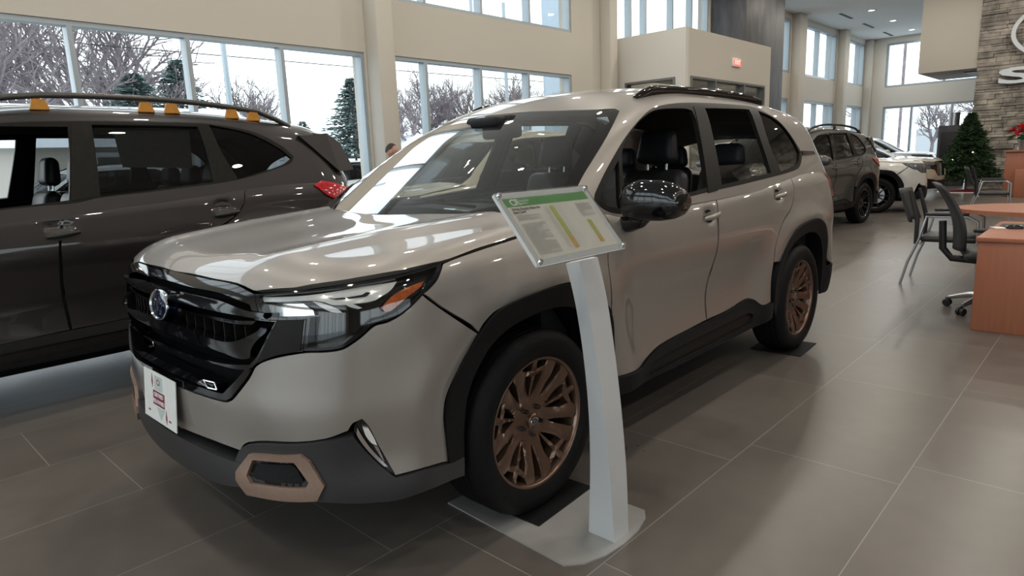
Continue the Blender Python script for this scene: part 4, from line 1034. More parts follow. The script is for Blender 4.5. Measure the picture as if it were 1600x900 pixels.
# refine along the height so that the edges curve
V = np.array(v).reshape(n, 4, 3); W = []
for t in np.linspace(0, n-1, 36):
    i = min(int(t), n-2); u = t-i; p0, p1, p2, p3 = V[max(i-1, 0)], V[i], V[i+1], V[min(i+2, n-1)]
    W.append(.5*((2*p1)+(-p0+p2)*u+(2*p0-5*p1+4*p2-p3)*u*u+(-p0+3*p1-3*p2+p3)*u**3))
W = np.array(W); n = len(W); v = W.reshape(-1, 3).tolist()
for i in range(n-1):
    for k in range(4): f.append((4*i+k, 4*i+(k+1) % 4, 4*i+4+(k+1) % 4, 4*i+4+k))
f += [(0, 1, 2, 3), (4*n-1, 4*n-2, 4*n-3, 4*n-4)]
bm = bmesh.new(); me = bpy.data.meshes.new('t'); me.from_pydata(v, [], f); bm.from_mesh(me)
rel(from_bm('pedestal_column', bm, M_['standmet'], None, True, math.radians(30)), sb)
# thin lip along the outer edge of the column
# board: a tilted rectangle, width along x
T = [at(765, 303, 1, 1.10), at(908, 292, 1, 1.10), at(982, 388, 1, 1.262), at(845, 416, 1, 1.262)]
xl = (T[0][0]+T[3][0])/2; xr = (T[1][0]+T[2][0])/2; zt = (T[0][2]+T[1][2])/2; zb = (T[2][2]+T[3][2])/2
Pc = Vector(((xl+xr)/2, 1.181, (zt+zb)/2)); wB = abs(xl-xr); vdir = Vector((0, -.162, zt-zb)); hB = vdir.length; vdir.normalize(); udir = Vector((-1, 0, 0)); nB = udir.cross(vdir)
MBd = Matrix(((udir.x, vdir.x, nB.x, Pc.x), (udir.y, vdir.y, nB.y, Pc.y), (udir.z, vdir.z, nB.z, Pc.z), (0, 0, 0, 1)))
def rrect(w_, h_, r_, n_=5):
    o_ = []
    for cx, cy, a in ((w_/2-r_, h_/2-r_, 0), (-w_/2+r_, h_/2-r_, 90), (-w_/2+r_, -h_/2+r_, 180), (w_/2-r_, -h_/2+r_, 270)):
        for k in range(n_+1): t = math.radians(a+90*k/n_); o_.append((cx+r_*math.cos(t), cy+r_*math.sin(t)))
    return o_
bm = bmesh.new(); add_prism(bm, rrect(wB, hB, .008), -.008, 0, MBd); bd = rel(from_bm('sign_board', bm, M_['standmet']), sb)
acry = glass_mat('clear_acrylic', (.97, .98, .98), .5, .04)
pw, ph = wB-.045, hB-.042
papm = noisy(new_mat('printed_paper', (.88, .84, .76), .5), 30, .03); gr = noisy(new_mat('print_green', (.045, .32, .04), .45), 30, .05); gy = noisy(new_mat('print_grey', (.50, .485, .45), .5), 900, .22, stretch=(.3, 6, 1)); yl = noisy(new_mat('print_yellow_green', (.55, .58, .07), .5), 30, .05); og = noisy(new_mat('print_orange', (.80, .42, .06), .5), 30, .05); ink = noisy(new_mat('print_ink', (.05, .05, .05), .5), 30, .05); wink = noisy(new_mat('print_white', (.85, .88, .85), .5), 30, .02)
bm = bmesh.new(); add_prism(bm, [(-pw/2, -ph/2), (pw/2, -ph/2), (pw/2, ph/2), (-pw/2, ph/2)], .0, .0012, MBd); pp = rel(from_bm('printed_sheet', bm, papm), sb)
def ink_rect(nm, rects, mat, z=.0015):
    bm = bmesh.new()
    for (x0_, y0_, x1_, y1_) in rects:      # sheet fractions, origin top-left
        X0, X1 = -pw/2+x0_*pw, -pw/2+x1_*pw; Y0, Y1 = ph/2-y0_*ph, ph/2-y1_*ph
        a = [bm.verts.new(MBd @ Vector(q)) for q in ((X0, Y1, z), (X1, Y1, z), (X1, Y0, z), (X0, Y0, z))]; bm.faces.new(a)
    o_ = from_bm(nm, bm, mat); o_.parent = pp; o_.matrix_parent_inverse = Matrix.Translation(sb.location).inverted() if False else Matrix(); return o_
GP = []
GP.append(ink_rect('print_band', [(0, 0, 1, .145)], gr, .0014))
lines = []
rl = random.Random(5)
for (xa, xb_, ya, yb) in ((.035, .30, .285, .37), (.035, .30, .43, .93), (.78, .965, .20, .43)):
    y = ya
    while y < yb: lines.append((xa, y, xb_-rl.choice((0, 0, 0, .05, .12)), y+.008)); y += .0135
GP.append(ink_rect('print_text_lines', lines, gy, .0018))
bars = []; y = .20
while y < .92: bars += [(.385, y, .40, y+.008), (.405, y, .435, y+.008), (.53, y, .54, y+.008), (.56, y, .57, y+.008), (.60, y, .605, y+.008)]; y += .02
GP.append(ink_rect('print_figures', bars, gy, .0017))
yb_ = [(.455, .19+.0205*k, .515, .19+.0205*k+.018) for k in range(36)]
GP.append(ink_rect('print_rating_bars', yb_[:27]+[(.80, .51+.0225*k, .855, .51+.0225*k+.020) for k in range(13)], yl, .0018)); GP.append(ink_rect('print_rating_bars', yb_[27:]+[(.80, .51+.0225*k, .855, .51+.0225*k+.020) for k in range(13, 18)], og, .0018))
def T_at(fx, fy): return MBd @ Matrix.Translation((-pw/2+fx*pw, ph/2-fy*ph, .002))
for s_, fx, fy, sz, mt, bo in (('CR', .055, .078, .030, wink, .0012), ('Consumer', .135, .055, .0125, wink, .0001), ('Reports', .135, .098, .0125, wink, .0001), ('Which Brands Make the', .03, .19, .0125, ink, .0004), ('Best Cars?', .03, .24, .0125, ink, .0004)):
    t_ = text_mesh('print_heading', s_, sz, 0.0001, mt, None, T_at(fx, fy), 1, bo, 'LEFT'); GP.append(t_)
for o_ in GP: o_.parent = pp; o_.matrix_parent_inverse = Matrix.Identity(4)
# the sheet itself hangs on the stand's empty; undo its offset for the print
for o_ in GP: o_.matrix_parent_inverse = Matrix.Identity(4)
bm = bmesh.new(); add_prism(bm, rrect(wB, hB, .008), .004, .007, MBd); rel(from_bm('clear_cover', bm, acry), sb)
for sx, sy in ((1, 1), (-1, 1), (1, -1), (-1, -1)):
    bm = bmesh.new(); add_lathe(bm, [(.001, .014), (.006, .014), (.0075, .012), (.0075, -.002)], 16, MBd @ Matrix.Translation((sx*(wB/2-.012), sy*(hB/2-.012), 0))); rel(from_bm('standoff_screw', bm, M_['chrome'], None, True, .7), sb)
box_ = box('board_bracket', (0, 0, 0), (.09, .13, .02), M_['standmet'], None, .002); box_.data.transform(MBd @ Matrix.Translation((.02, -.05, -.02))); rel(box_, sb)
# rubber mats under the wheels
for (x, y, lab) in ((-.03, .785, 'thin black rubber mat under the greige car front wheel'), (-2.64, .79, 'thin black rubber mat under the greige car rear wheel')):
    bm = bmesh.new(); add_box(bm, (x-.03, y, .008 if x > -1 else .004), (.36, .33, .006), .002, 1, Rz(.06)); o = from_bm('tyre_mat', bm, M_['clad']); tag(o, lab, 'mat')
# ------------------------------------------------------------------ desk, table and chairs on the right
dk = empty('desk', (-4.5, 2.3, 0), 0, 'cherry wood desk with a mouse on it at the right edge', 'desk')
def relb(nm, c, s, mat, par, **k): return rel(box(nm, c, s, mat, None, **k), par)
relb('end_panel', (-3.86, 2.55, .32), (.04, 1.74, .64), M_['wood'], dk, bevel=.003); relb('desk_top', (-4.44, 2.55, .657), (1.23, 1.77, .032), M_['wood'], dk, bevel=.004)
relb('side_panel', (-4.45, 3.38, .32), (1.14, .03, .64), M_['wood'], dk, bevel=.003)
tb = empty('meeting_table', (-5.75, 2.25, 0), 0, 'oval cherry wood table top behind the desk', 'table')
el = [(.62*math.copysign(abs(math.cos(a))**.9, math.cos(a)), 1.02*math.copysign(abs(math.sin(a))**.9, math.sin(a))) for a in np.linspace(0, 2*PI, 49)[:-1]]
bm = bmesh.new(); add_prism(bm, el, .70, .735, Matrix.Translation((-5.75, 2.25, 0))); rel(from_bm('table_top', bm, M_['wood']), tb)
rel(tube('table_leg', [(-5.75, 2.45, 0), (-5.75, 2.45, .70)], .05, M_['black'], None, 16), tb)
bm = bmesh.new(); add_lathe(bm, [(.001, .0), (.32, .0), (.32, .015), (.05, .04), (.001, .04)], 24, Matrix.Translation((-5.75, 2.45, 0))); rel(from_bm('table_foot', bm, M_['black'], None, True, .5), tb)
mp_ = at(1585, 356, 2, .68)
bm = bmesh.new(); bmesh.ops.create_uvsphere(bm, u_segments=20, v_segments=12, radius=1)
for v_ in bm.verts: v_.co = Vector((v_.co.x*.032+mp_[0], v_.co.y*.058+mp_[1], .674+max(0, v_.co.z)*.032))
mo = from_bm('computer_mouse', bm, M_['gloss'], None, True); tag(mo, 'black computer mouse on the cherry desk top', 'mouse')
pc = box('notepad', (mp_[0]-.02, mp_[1]-.10, .6755), (.12, .08, .004), M_['white'], None, .001, rot=Rz(.5)); tag(pc, 'small white slip of paper beside the mouse', 'paper')
pd = box('mouse_pad', (mp_[0]-.23, mp_[1]+.02, .6755), (.22, .26, .004), M_['black'], None, .001); tag(pd, 'grey mouse pad behind the mouse on the desk', 'mouse pad')
def task_chair(loc, rz, label):
    r = empty('task_chair', loc, rz, label, 'office chair')
    # faces +x locally
    bm = bmesh.new(); vs = add_box(bm, (.02, 0, .47), (.48, .48, .085), .04, 4, None, (.94, .94))
    from_bm('seat', bm, M_['seat'], r, True, math.radians(50))
    v = []; f = []; n1, n2 = 14, 9
    for j in range(2):
        for i in range(n1):
            t = i/(n1-1); z = .50+.53*t; x = -.25-.20*t+.07*math.sin(t*PI*.9); wd = .20+.045*math.sin(min(1, t*1.4)*PI*.8)
            for k in range(n2):
                s = -1+2*k/(n2-1); v.append((x+.045*s*s-.03*j, wd*s, z-.02*s*s*t))
    for i in range(n1-1):
        for k in range(n2-1):
            a = i*n2+k; b = n1*n2+a
            f += [(a, a+1, a+n2+1, a+n2), (b, b+n2, b+n2+1, b+1)]
    for k in range(n2-1): a = k; b = n1*n2+a; f.append((a, b, b+1, a+1)); a = (n1-1)*n2+k; b = n1*n2+a; f.append((a, a+1, b+1, b))
    for i in range(n1-1): a = i*n2; b = n1*n2+a; f.append((a, a+n2, b+n2, b)); a += n2-1; b = n1*n2+a; f.append((a, b, b+n2, a+n2))
    from_py('backrest', v, f, M_['mesh'], r, True)
    tube('back_support', [(-.05, 0, .40), (-.28, 0, .42), (-.345, 0, .50), (-.36, 0, .72)], .028, M_['black'], r, 10)
    tube('gas_column', [(0, 0, .12), (0, 0, .43)], .028, M_['black'], r, 12)
    for s in (1, -1):
        bm = bmesh.new(); add_tube(bm, [(-.03, s*.22, .42), (-.03, s*.28, .46), (-.04, s*.29, .60)], .02, 8); add_box(bm, (.0, s*.29, .612), (.25, .07, .03), .012)
        from_bm('armrest', bm, M_['black'], r, True, math.radians(50))
    for k in range(5):
        a = .2+k*2*PI/5; c_, s_ = math.cos(a), math.sin(a)
        bm = bmesh.new(); add_tube(bm, [(0, 0, .13), (.15*c_, .15*s_, .115), (.29*c_, .29*s_, .075)], [.032, .026, .016], 8); lg = from_bm('base_leg', bm, M_['alu'], r, True, .9)
        bm = bmesh.new()
        for q in (-1, 1):
            Mx_ = Matrix.Translation((.30*c_-q*.018*s_, .30*s_+q*.018*c_, .03)) @ Matrix.Rotation(a, 4, 'Z') @ Matrix.Rotation(PI/2, 4, 'X')
            add_lathe(bm, [(.001, -.012), (.026, -.012), (.030, -.006), (.030, .006), (.026, .012), (.001, .012)], 16, Mx_)
        add_box(bm, (.30*c_, .30*s_, .045), (.03, .012, .05), .003, 1, Rz(a))
        from_bm('caster', bm, M_['black'], lg, True, .7)
    return r
def visitor_chair(loc, rz, label):
    r = empty('visitor_chair', loc, rz, label, 'chair')
    for s in (1, -1):
        bm = bmesh.new(); add_tube(bm, [(-.34, s*.26, 0), (-.29, s*.26, .22), (-.21, s*.26, .44), (-.16, s*.26, .66), (.16, s*.26, .665), (.24, s*.26, .62), (.27, s*.26, 0)], .0125, 10); from_bm('leg', bm, M_['alu'], r, True, .9)
        bm = bmesh.new(); add_tube(bm, [(-.235, s*.25, .40), (-.235, s*.25, .62), (-.31, s*.24, .90)], [.018, .021, .016], 10); from_bm('back_post', bm, M_['black'], r, True, .9)
        box('armrest', (.0, s*.26, .685), (.34, .05, .024), M_['black'], r, .01)
    bm = bmesh.new(); add_box(bm, (.02, 0, .445), (.46, .47, .06), .028, 3); from_bm('seat', bm, M_['seat'], r, True, .9)
    v = []; f = []
    for j in range(2):
        for i in range(8):
            t = i/7
            for k in range(9):
                s = -1+k/4; v.append((-.275-.10*t-.05*(1-s*s)+.0-.022*j, .235*s, .60+.31*t))
    for i in range(7):
        for k in range(8): a = i*9+k; b = a+72; f += [(a, a+1, a+10, a+9), (b, b+9, b+10, b+1)]
    for k in range(8): f += [(k, k+72, k+73, k+1), (63+k, 64+k, 136+k, 135+k)]
    for i in range(7): f += [(i*9, i*9+9, i*9+81, i*9+72), (i*9+8, i*9+80, i*9+89, i*9+17)]
    from_py('backrest', v, f, M_['mesh'], r, True)
    tube('crossbar', [(-.20, -.25, .40), (-.20, .25, .40)], .011, M_['alu'], r, 8)
    return r
task_chair((-4.55, 1.70, 0), 1.80, 'black mesh swivel chair with silver base tucked under the desk')
visitor_chair((-5.70, 1.20, 0), 1.62, 'black guest chair with silver tube legs left of the swivel chair')
visitor_chair((-12.6, .66, 0), 1.75, 'chrome framed guest chair in front of the reception counter')
# reception counter with the poinsettia
rc = empty('reception_counter', (-18.9, 1.2, 0), 0, 'cherry wood reception counter in front of the stone wall', 'counter')
relb('counter_body', (-18.9, 1.35, .54), (.9, 2.4, 1.06), M_['wood'], rc, bevel=.01); relb('counter_top', (-18.9, 1.35, 1.09), (1.0, 2.5, .04), M_['wood'], rc, bevel=.01); relb('front_ledge', (-18.3, 1.50, .33), (.35, 2.2, .66), M_['wood'], rc, bevel=.01)
pn = empty('potted_poinsettia', (-18.7, .50, 1.11), 0, 'red poinsettia in a silver pot on the reception counter', 'plant')
bm = bmesh.new(); add_lathe(bm, [(.001, 0), (.13, 0), (.18, .27), (.165, .27), (.15, .2), (.001, .2)], 24); from_bm('pot', bm, M_['alu'], pn, True, .7)
redp = noisy(new_mat('poinsettia_red', (.62, .015, .03), .5), 12, .3); grp = noisy(new_mat('poinsettia_leaf', (.03, .10, .03), .5), 12, .3)
rr = random.Random(9)
def leaves(bm, n, rr, R0, zc, ln, up):
    for _ in range(n):
        a = rr.uniform(0, 2*PI); el_ = rr.uniform(0, 1); p = Vector((R0*el_**.5*math.cos(a), R0*el_**.5*math.sin(a), zc+.16*(1-el_)+rr.uniform(-.02, .03)))
        d = Vector((math.cos(a+rr.uniform(-.8, .8)), math.sin(a+rr.uniform(-.8, .8)), rr.uniform(-.3, up))).normalized(); sd = d.cross(Vector((0, 0, 1))).normalized()*ln*.28
        q = [bm.verts.new(p), bm.verts.new(p+d*ln*.45+sd), bm.verts.new(p+d*ln-Vector((0, 0, ln*.1))), bm.verts.new(p+d*ln*.45-sd)]; bm.faces.new(q)
bm = bmesh.new(); leaves(bm, 170, rr, .32, .42, .17, .5); from_bm('flower_bracts', bm, redp, pn)
bm = bmesh.new(); leaves(bm, 110, rr, .28, .28, .18, .1); from_bm('foliage', bm, grp, pn)
# christmas tree
ct = empty('christmas_tree', (-21.0, -.95, 0), 0, 'green artificial Christmas tree with a few white lights by the stone wall', 'christmas tree')
ct.location = (-20.35, -.90, 0)
rr = random.Random(4); bm = bmesh.new(); H_ = 2.08
for lay in range(26):
    t = lay/25; z = .42+t*1.62; R0 = .74*(1-t)**.85+.03; nb = int(14+26*(1-t))
    for b_ in range(nb):
        a = rr.uniform(0, 2*PI); rl_ = R0*rr.uniform(.75, 1.08); n3 = 7; pts = [Vector((rl_*u*math.cos(a), rl_*u*math.sin(a), z+.06*u-.16*u*u*(1-t)+rr.uniform(-.01, .01))) for u in np.linspace(.05, 1, n3)]
        for i in range(1, n3):
            for k in range(5):
                p = pts[i]; d = Vector((math.cos(a+rr.uniform(-1.3, 1.3)), math.sin(a+rr.uniform(-1.3, 1.3)), rr.uniform(-.5, .7))).normalized(); ln = rr.uniform(.07, .14); sd = d.cross(Vector((rr.uniform(-1, 1), rr.uniform(-1, 1), .3))).normalized()*.019
                q = [bm.verts.new(p-sd), bm.verts.new(p+sd), bm.verts.new(p+d*ln)]; bm.faces.new(q)
        add_tube(bm, [pts[0], pts[3], pts[-1]], [.008, .005, .003], 3, False)
from_bm('branches', bm, M_['pine'], ct)
tube('trunk', [(0, 0, 0), (0, 0, 1.95)], .03, M_['bark'], ct, 8)
skr = noisy(new_mat('red_felt', (.35, .02, .03), .9), 20, .2)
bm = bmesh.new(); add_lathe(bm, [(.03, .06), (.35, .035), (.60, .012), (.60, .0)], 32); from_bm('tree_skirt', bm, skr, ct, True)
bm = bmesh.new(); add_lathe(bm, [(.59, .016), (.67, .012), (.67, 0)], 32); from_bm('skirt_trim', bm, M_['white'], ct, True)
lt = new_mat('fairy_light', (1, .9, .7), .4, emis=(1, .85, .6), es=8)
for k in range(6):
    t = rr.uniform(.02, .55); a = rr.uniform(-1.2, 1.6); R0 = .70*(1-t)**.85
    bm = bmesh.new(); bmesh.ops.create_icosphere(bm, subdivisions=1, radius=.016, matrix=Matrix.Translation((R0*math.cos(a), R0*math.sin(a), .42+t*1.6))); from_bm('fairy_light', bm, lt, ct)
# display column and small things by the tree
ds = empty('display_kiosk', (-23.6, -1.9, 0), 0, 'tall grey display column standing left of the Christmas tree', 'display')
rel(box('kiosk_body', (-23.6, -1.85, .95), (.4, .75, 1.9), M_['slate'], None, .01), ds); rel(box('kiosk_panel', (-23.38, -1.85, 1.2), (.03, .6, 1.0), M_['black'], None, .005), ds); rel(tube('kiosk_cap', [(-23.6, -1.85, 1.9), (-23.6, -1.85, 2.3)], .15, M_['alu'], None, 20), ds)
wp = box('wall_panel', (-21.30, .28, .72), (.04, .42, .95), M_['wall'], None, .01); tag(wp, 'cream framed panel leaning against the stone wall', 'panel')
for k, yy in enumerate((.13, .42)):
    sp_ = box('wall_outlet', (-21.27, yy-.05, 1.45), (.02, .12, .14), M_['white'], None, .004); tag(sp_, ('white switch plate on stone wall nearest the Christmas tree', 'white switch plate on stone wall nearest the poinsettia')[k], 'switch')
# ------------------------------------------------------------------ the person behind the cars
def person(loc, rz):
    r = empty('person', loc, rz, 'person with short dark hair standing by the beige column, only the head visible', 'person')
    V_ = {}; vs = []; es = []; rad = []
    def nd(n, p, rr_, par=None):
        V_[n] = len(vs); vs.append(p); rad.append(rr_)
        if par is not None: es.append((V_[par], V_[n]))
    nd('pel', (0, 0, .92), .14); nd('wa', (0, 0, 1.08), .125, 'pel'); nd('ch', (0, 0, 1.27), .145, 'wa'); nd('sh', (0, 0, 1.39), .10, 'ch'); nd('nk', (.01, 0, 1.47), .055, 'sh'); nd('hb', (.015, 0, 1.53), .058, 'nk')
    for s, n in ((1, 'l'), (-1, 'r')):
        nd('hp'+n, (0, s*.09, .86), .10, 'pel'); nd('kn'+n, (.01, s*.10, .47), .062, 'hp'+n); nd('an'+n, (-.01, s*.10, .09), .042, 'kn'+n); nd('to'+n, (.14, s*.11, .035), .035, 'an'+n)
        nd('so'+n, (0, s*.17, 1.385), .062, 'sh'); nd('el'+n, (-.01, s*.23, 1.11), .043, 'so'+n); nd('wr'+n, (.06, s*.23, .87), .028, 'el'+n); nd('ha'+n, (.08, s*.225, .80), .032, 'wr'+n)
        for k in range(4): nd('f%d%s' % (k, n), (.075+.02*k, s*(.235-.004*k), .72+.006*abs(k-1.5)), .0085, 'ha'+n)
        nd('th'+n, (.125, s*.21, .77), .010, 'ha'+n)
    me = bpy.data.meshes.new('body'); me.from_pydata(vs, es, []); o = link('body', me, noisy(new_mat('skin_and_shirt', (.12, .14, .20), .8), 30, .1), r)
    sk = o.modifiers.new('skin', 'SKIN'); 
    for i, q in enumerate(me.skin_vertices[0].data if me.skin_vertices else []): q.radius = (rad[i], rad[i]*.85)
    if not me.skin_vertices:
        bpy.context.view_layer.objects.active = o; bpy.ops.object.modifier_remove(modifier='skin'); bpy.ops.object.modifier_add(type='SKIN')
        for i, q in enumerate(me.skin_vertices[0].data): q.radius = (rad[i], rad[i]*.85)
    me.skin_vertices[0].data[0].use_root = True
    sb_ = o.modifiers.new('sub', 'SUBSURF'); sb_.levels = 1; sb_.render_levels = 1
    skin = noisy(new_mat('skin', (.52, .30, .22), .5), 20, .08); hairm = noisy(new_mat('dark_hair', (.03, .02, .015), .6), 200, .3)
    bm = bmesh.new(); bmesh.ops.create_uvsphere(bm, u_segments=28, v_segments=20, radius=1)
    for v_ in bm.verts:
        x, y, z = v_.co; X = x*.098; Y = y*.075; Z = z*.115
        if x > 0: X -= .012*max(0, -z); Y *= 1-.22*max(0, -z)
        X += .018*math.exp(-((y/.14)**2))*math.exp(-(((z+.12)/.14)**2))*(x > .3)      # nose
        X += .006*math.exp(-((y/.35)**2))*math.exp(-(((z+.48)/.07)**2))*(x > .3)      # lips
        X -= .007*math.exp(-(((abs(y)-.38)/.14)**2))*math.exp(-(((z-.05)/.1)**2))*(x > .3)
        v_.co = Vector((X+.02, Y, Z+1.625))
    for s in (1, -1): add_box(bm, (.01, s*.078, 1.615), (.035, .018, .06), .008)
    from_bm('head', bm, skin, r, True)
    bm = bmesh.new(); bmesh.ops.create_uvsphere(bm, u_segments=24, v_segments=16, radius=1)
    bmesh.ops.delete(bm, geom=[v_ for v_ in bm.verts if v_.co.z < .18-.45*(-v_.co.x) or (v_.co.x > .45 and v_.co.z < .62)], context='VERTS')
    for v_ in bm.verts: v_.co = Vector((v_.co.x*.106+.012, v_.co.y*.084, v_.co.z*.124+1.63))
    from_bm('hair', bm, hairm, r, True)
    return r
pp_ = at(612, 252, 1, -6.0)
pr_ = person((pp_[0], -6.0, 0), PI*.75); pr_.scale = (.95, .95, .95)
# ------------------------------------------------------------------ the other cars in the row
class Shape2(Shape):
    """same kind of body, a little taller or lower, with its own tail"""
    def __init__(s, zs=1.0, czs=None, **k): super().__init__(**k); s.zs = zs; s.czs = czs or zs
    def low(s, P): return Shape.low(s, P*np.array([1, 1, 1/s.zs]))
    def cab(s, P): return Shape.cab(s, P*np.array([1, 1, 1/s.czs]))
def scaled(O, sx=1, sz=1):
    return {k: np.array(v, float)*[sx, 1, sz] for k, v in O.items() if k != 'seam_b'}
D_OFF = (2.22, -2.86, 0)
SD = Shape2(1.045, handles=((-1.44, 1.013), (-2.38, 1.052)), rear=-.02)
OD = scaled(O, 1, 1.045)
cD = lambda *p: hit(SD.cab, p, D_OFF); lD = lambda *p: hit(SD.low, p, D_OFF)
dl = OD['dlo']; top = [p for p in dl[:7] if p[0] > -1.3]; bot = [p for p in dl[19:]]
OD['dlo'] = np.array(list(top)+list(cD((130, 189), (200, 190), (300, 192), (322, 193), (392, 205), (440, 228), (459, 245), (455, 254), (440, 261), (372, 281), (250, 298), (155, 309), (120, 317), (60, 322)))+bot)
OD['win_front'] = np.array([p for p in OD['win_front'] if p[0] > -1.25 and p[2] > 1.3][:4]+list(cD((60, 198), (106, 198), (108, 215), (108, 313), (60, 319)))+[p for p in OD['win_front'] if p[0] > -1.1 and p[2] < 1.3])
OD['win_rear'] = cD((143, 195), (309, 198), (322, 232), (334, 284), (245, 296), (157, 307))
OD['glass_rear'] = OD['win_rear']
OD['win_quarter'] = cD((326, 195), (391, 209), (436, 232), (455, 247), (440, 258), (372, 280), (345, 235))
OD['b_pillar'] = cD((110, 194), (140, 195), (154, 307), (111, 314))
matsD = dict(paint=M_['dark_paint'], glass=glass_mat('lightly_tinted_glass', (.72, .77, .77), 1.5), rear=M_['darktint'], wsglass=M_['glass'])
dark = make_car('sport_utility_car', 'dark grey SUV at the left with orange accents under its roof rail', 'car', OD, SD, matsD, D_OFF, opts=dict(front_glass=False, tail=[(-3.10, .87, 1.20), (-3.30, .84, 1.245), (-3.47, .76, 1.235), (-3.49, .75, 1.10), (-3.36, .83, 1.06), (-3.20, .885, 1.11)]), wheelstyle='black')
handles(dark, SD, M_['black'], M_['black'])
mirrors(dark, M_['gloss'], None, X=-.50)
def rails2(root, sh, mat, orange=None, yy=.60, x0=-.95, x1=-2.95, h=.045, f0=.10, zs=1.0, feet=None):
    for s in (1, -1):
        X = np.linspace(x0, x1, 15); Zr = np.array([(ROOF(x)-.078*(yy/.68)**2.4)*zs for x in X])
        pts = [(x, s*yy, z+h+.02*math.sin(PI*i/14)-.035*(i in (0, 14))) for i, (x, z) in enumerate(zip(X, Zr))]
        pts = [(X[0]+f0, s*yy, Zr[0]-.02)]+pts+[(X[-1]-f0, s*yy, Zr[-1]-.025)]
        r = tube('roof_rail', pts, .018, mat, root, 10)
        for t in ([min(1, max(0, (fx-X[0])/(X[-1]-X[0]))) for fx in feet] if feet else (.0, .5, 1.0)):
            fx = X[0]+t*(X[-1]-X[0])
            bm = bmesh.new(); add_box(bm, (fx, s*yy, np.interp(-fx, -X, Zr)+h*.42), (.10 if orange else .07, .03, h*1.05), .004, 1, None, (.6, 1)); from_bm('rail_foot', bm, orange or mat, r, True, .7)
rails2(dark, SD, M_['raildark'], noisy(new_mat('orange_accent', (.62, .27, .04), .45), 40, .08), h=.06, zs=1.045, feet=[at(px, 172, 1, -2.26)[0]-D_OFF[0] for px in (62, 228, 268, 361, 394)])
# roof spoiler over the tailgate
def spoiler(root, sh, mat, zs=1.0):
    bm = bmesh.new()
    ys = np.linspace(-.62, .62, 11); a = []; b = []; c = []; d = []
    for y in ys:
        xr = -3.30-.02*0+.16*(y/.62)**2; z = (ROOF(-3.3)-.078*(abs(y)/.68)**2.4)*zs
        a.append(bm.verts.new((xr+.12, y, z+.012))); b.append(bm.verts.new((xr-.20, y, z-.035))); c.append(bm.verts.new((xr-.19, y, z-.065))); d.append(bm.verts.new((xr+.10, y, z-.04)))
    for i in range(10):
        for p, q in ((a, b), (b, c), (c, d), (d, a)): bm.faces.new((p[i], p[i+1], q[i+1], q[i]))
    for k in (0, 10): bm.faces.new((a[k], b[k], c[k], d[k]))
    from_bm('roof_spoiler', bm, mat, root, True, .6)
    for s in (1, -1):
        bm = bmesh.new(); pts = [(-3.05, s*.735, 1.50*zs), (-3.30, s*.70, 1.52*zs), (-3.42, s*.69, 1.45*zs), (-3.50, s*.735, 1.25*zs), (-3.34, s*.78, 1.24*zs)]
        v = [bm.verts.new(p) for p in pts]+[bm.verts.new((p[0], p[1]-s*.05, p[2])) for p in pts]; n = 5
        bm.faces.new(v[:5]); bm.faces.new(v[5:][::-1])
        for i in range(5): bm.faces.new((v[i], v[(i+1) % 5], v[5+(i+1) % 5], v[5+i]))
        from_bm('spoiler_cheek', bm, mat, root)
spoiler(dark, SD, M_['dark_paint'], 1.045)
# window sheet taped inside the rear door glass
P = cD((180, 203), (300, 203), (306, 262), (196, 261)); P[:, 1] -= .05
from_py('window_sheet', P, [(0, 1, 2, 3)], noisy(new_mat('grey_price_sheet', (.20, .20, .19), .8), 30, .1), dark)
tagk = dict(detail=False)
def bg_car(label, paint, loc, rz=0, zs=1.0, czs=None, rail=True, sp=True, style='black', glass=None, cat='car', group=None):
    sh = Shape2(zs, czs); Ob = {k: (np.array(v, float)*[1, 1, (czs or zs)] if k in ('ws_near', 'dlo', 'win_front', 'quarterlight', 'win_rear', 'win_quarter', 'glass_rear', 'b_pillar') else np.array(v, float)*[1, 1, zs]) for k, v in O.items() if k != 'seam_b'}
    Ob['glass_rear'] = Ob['win_rear']
    mt = dict(paint=paint, glass=glass or M_['tint'], rear=M_['tint'], wsglass=glass or M_['tint'])
    r = make_car('sport_utility_car', label, cat, Ob, sh, mt, loc, group=group, detail=False, wheelstyle=style, opts=dict(front_glass=True, tail=[(-3.02, .89, 1.12*zs), (-3.30, .84, 1.15*zs), (-3.46, .76, 1.12*zs), (-3.48, .76, .98*zs), (-3.32, .86, .97*zs), (-3.18, .89, 1.03*zs)]))
    r.rotation_euler = (0, 0, rz)
    gl = [tuple(p) for p in Ob['grille_near']]
    patch('grille', sh.low, 'cyl', sym([(gl[0][0]+.008, 0, gl[0][2]+.004)]+gl+[(gl[-1][0]+.012, 0, gl[-1][2]-.004)]), M_['gloss'], r, step=.05, off=-.01, thick=.0)
    patch('headlamp', sh.low, 'cyl', Ob['lamp'], M_['lamp_dark'], r, step=.05, off=.0, thick=.0, mirror=True)
    patch('lower_fascia', sh.low, 'cyl', sym([(.98, 0, .47), (.93, .47, .47), (.82, .77, .50), (.66, .85, .40), (.46, .89, .38), (.40, .88, .30), (.65, .86, .28), (.93, .5, .28), (.97, 0, .28)]), M_['clad'], r, step=.06, off=.01, thick=.02)
    handles(r, sh, paint, M_['black'], False); mirrors(r, paint, None, X=-.55, detail=False)
    if rail: rails2(r, sh, M_['black'], None, zs=czs or zs)
    if sp: spoiler(r, sh, paint if rail else M_['gloss'], czs or zs)
    return r
M_['lamp_dark'] = noisy(new_mat('lamp_glass', (.10, .11, .12), .1, .0, 1), 20, .4)
bg_car('champagne beige crossover parked behind the dark grey SUV, seen through the windscreen', M_['beige_paint'], (-2.80, -3.55, 0), glass=M_['glass'], rail=False, sp=False)
dg = bg_car('mid grey SUV with red tail lamp just behind the greige car', M_['grey_paint'], (-8.45, -2.12, 0), -.10, 1.0, 1.0)
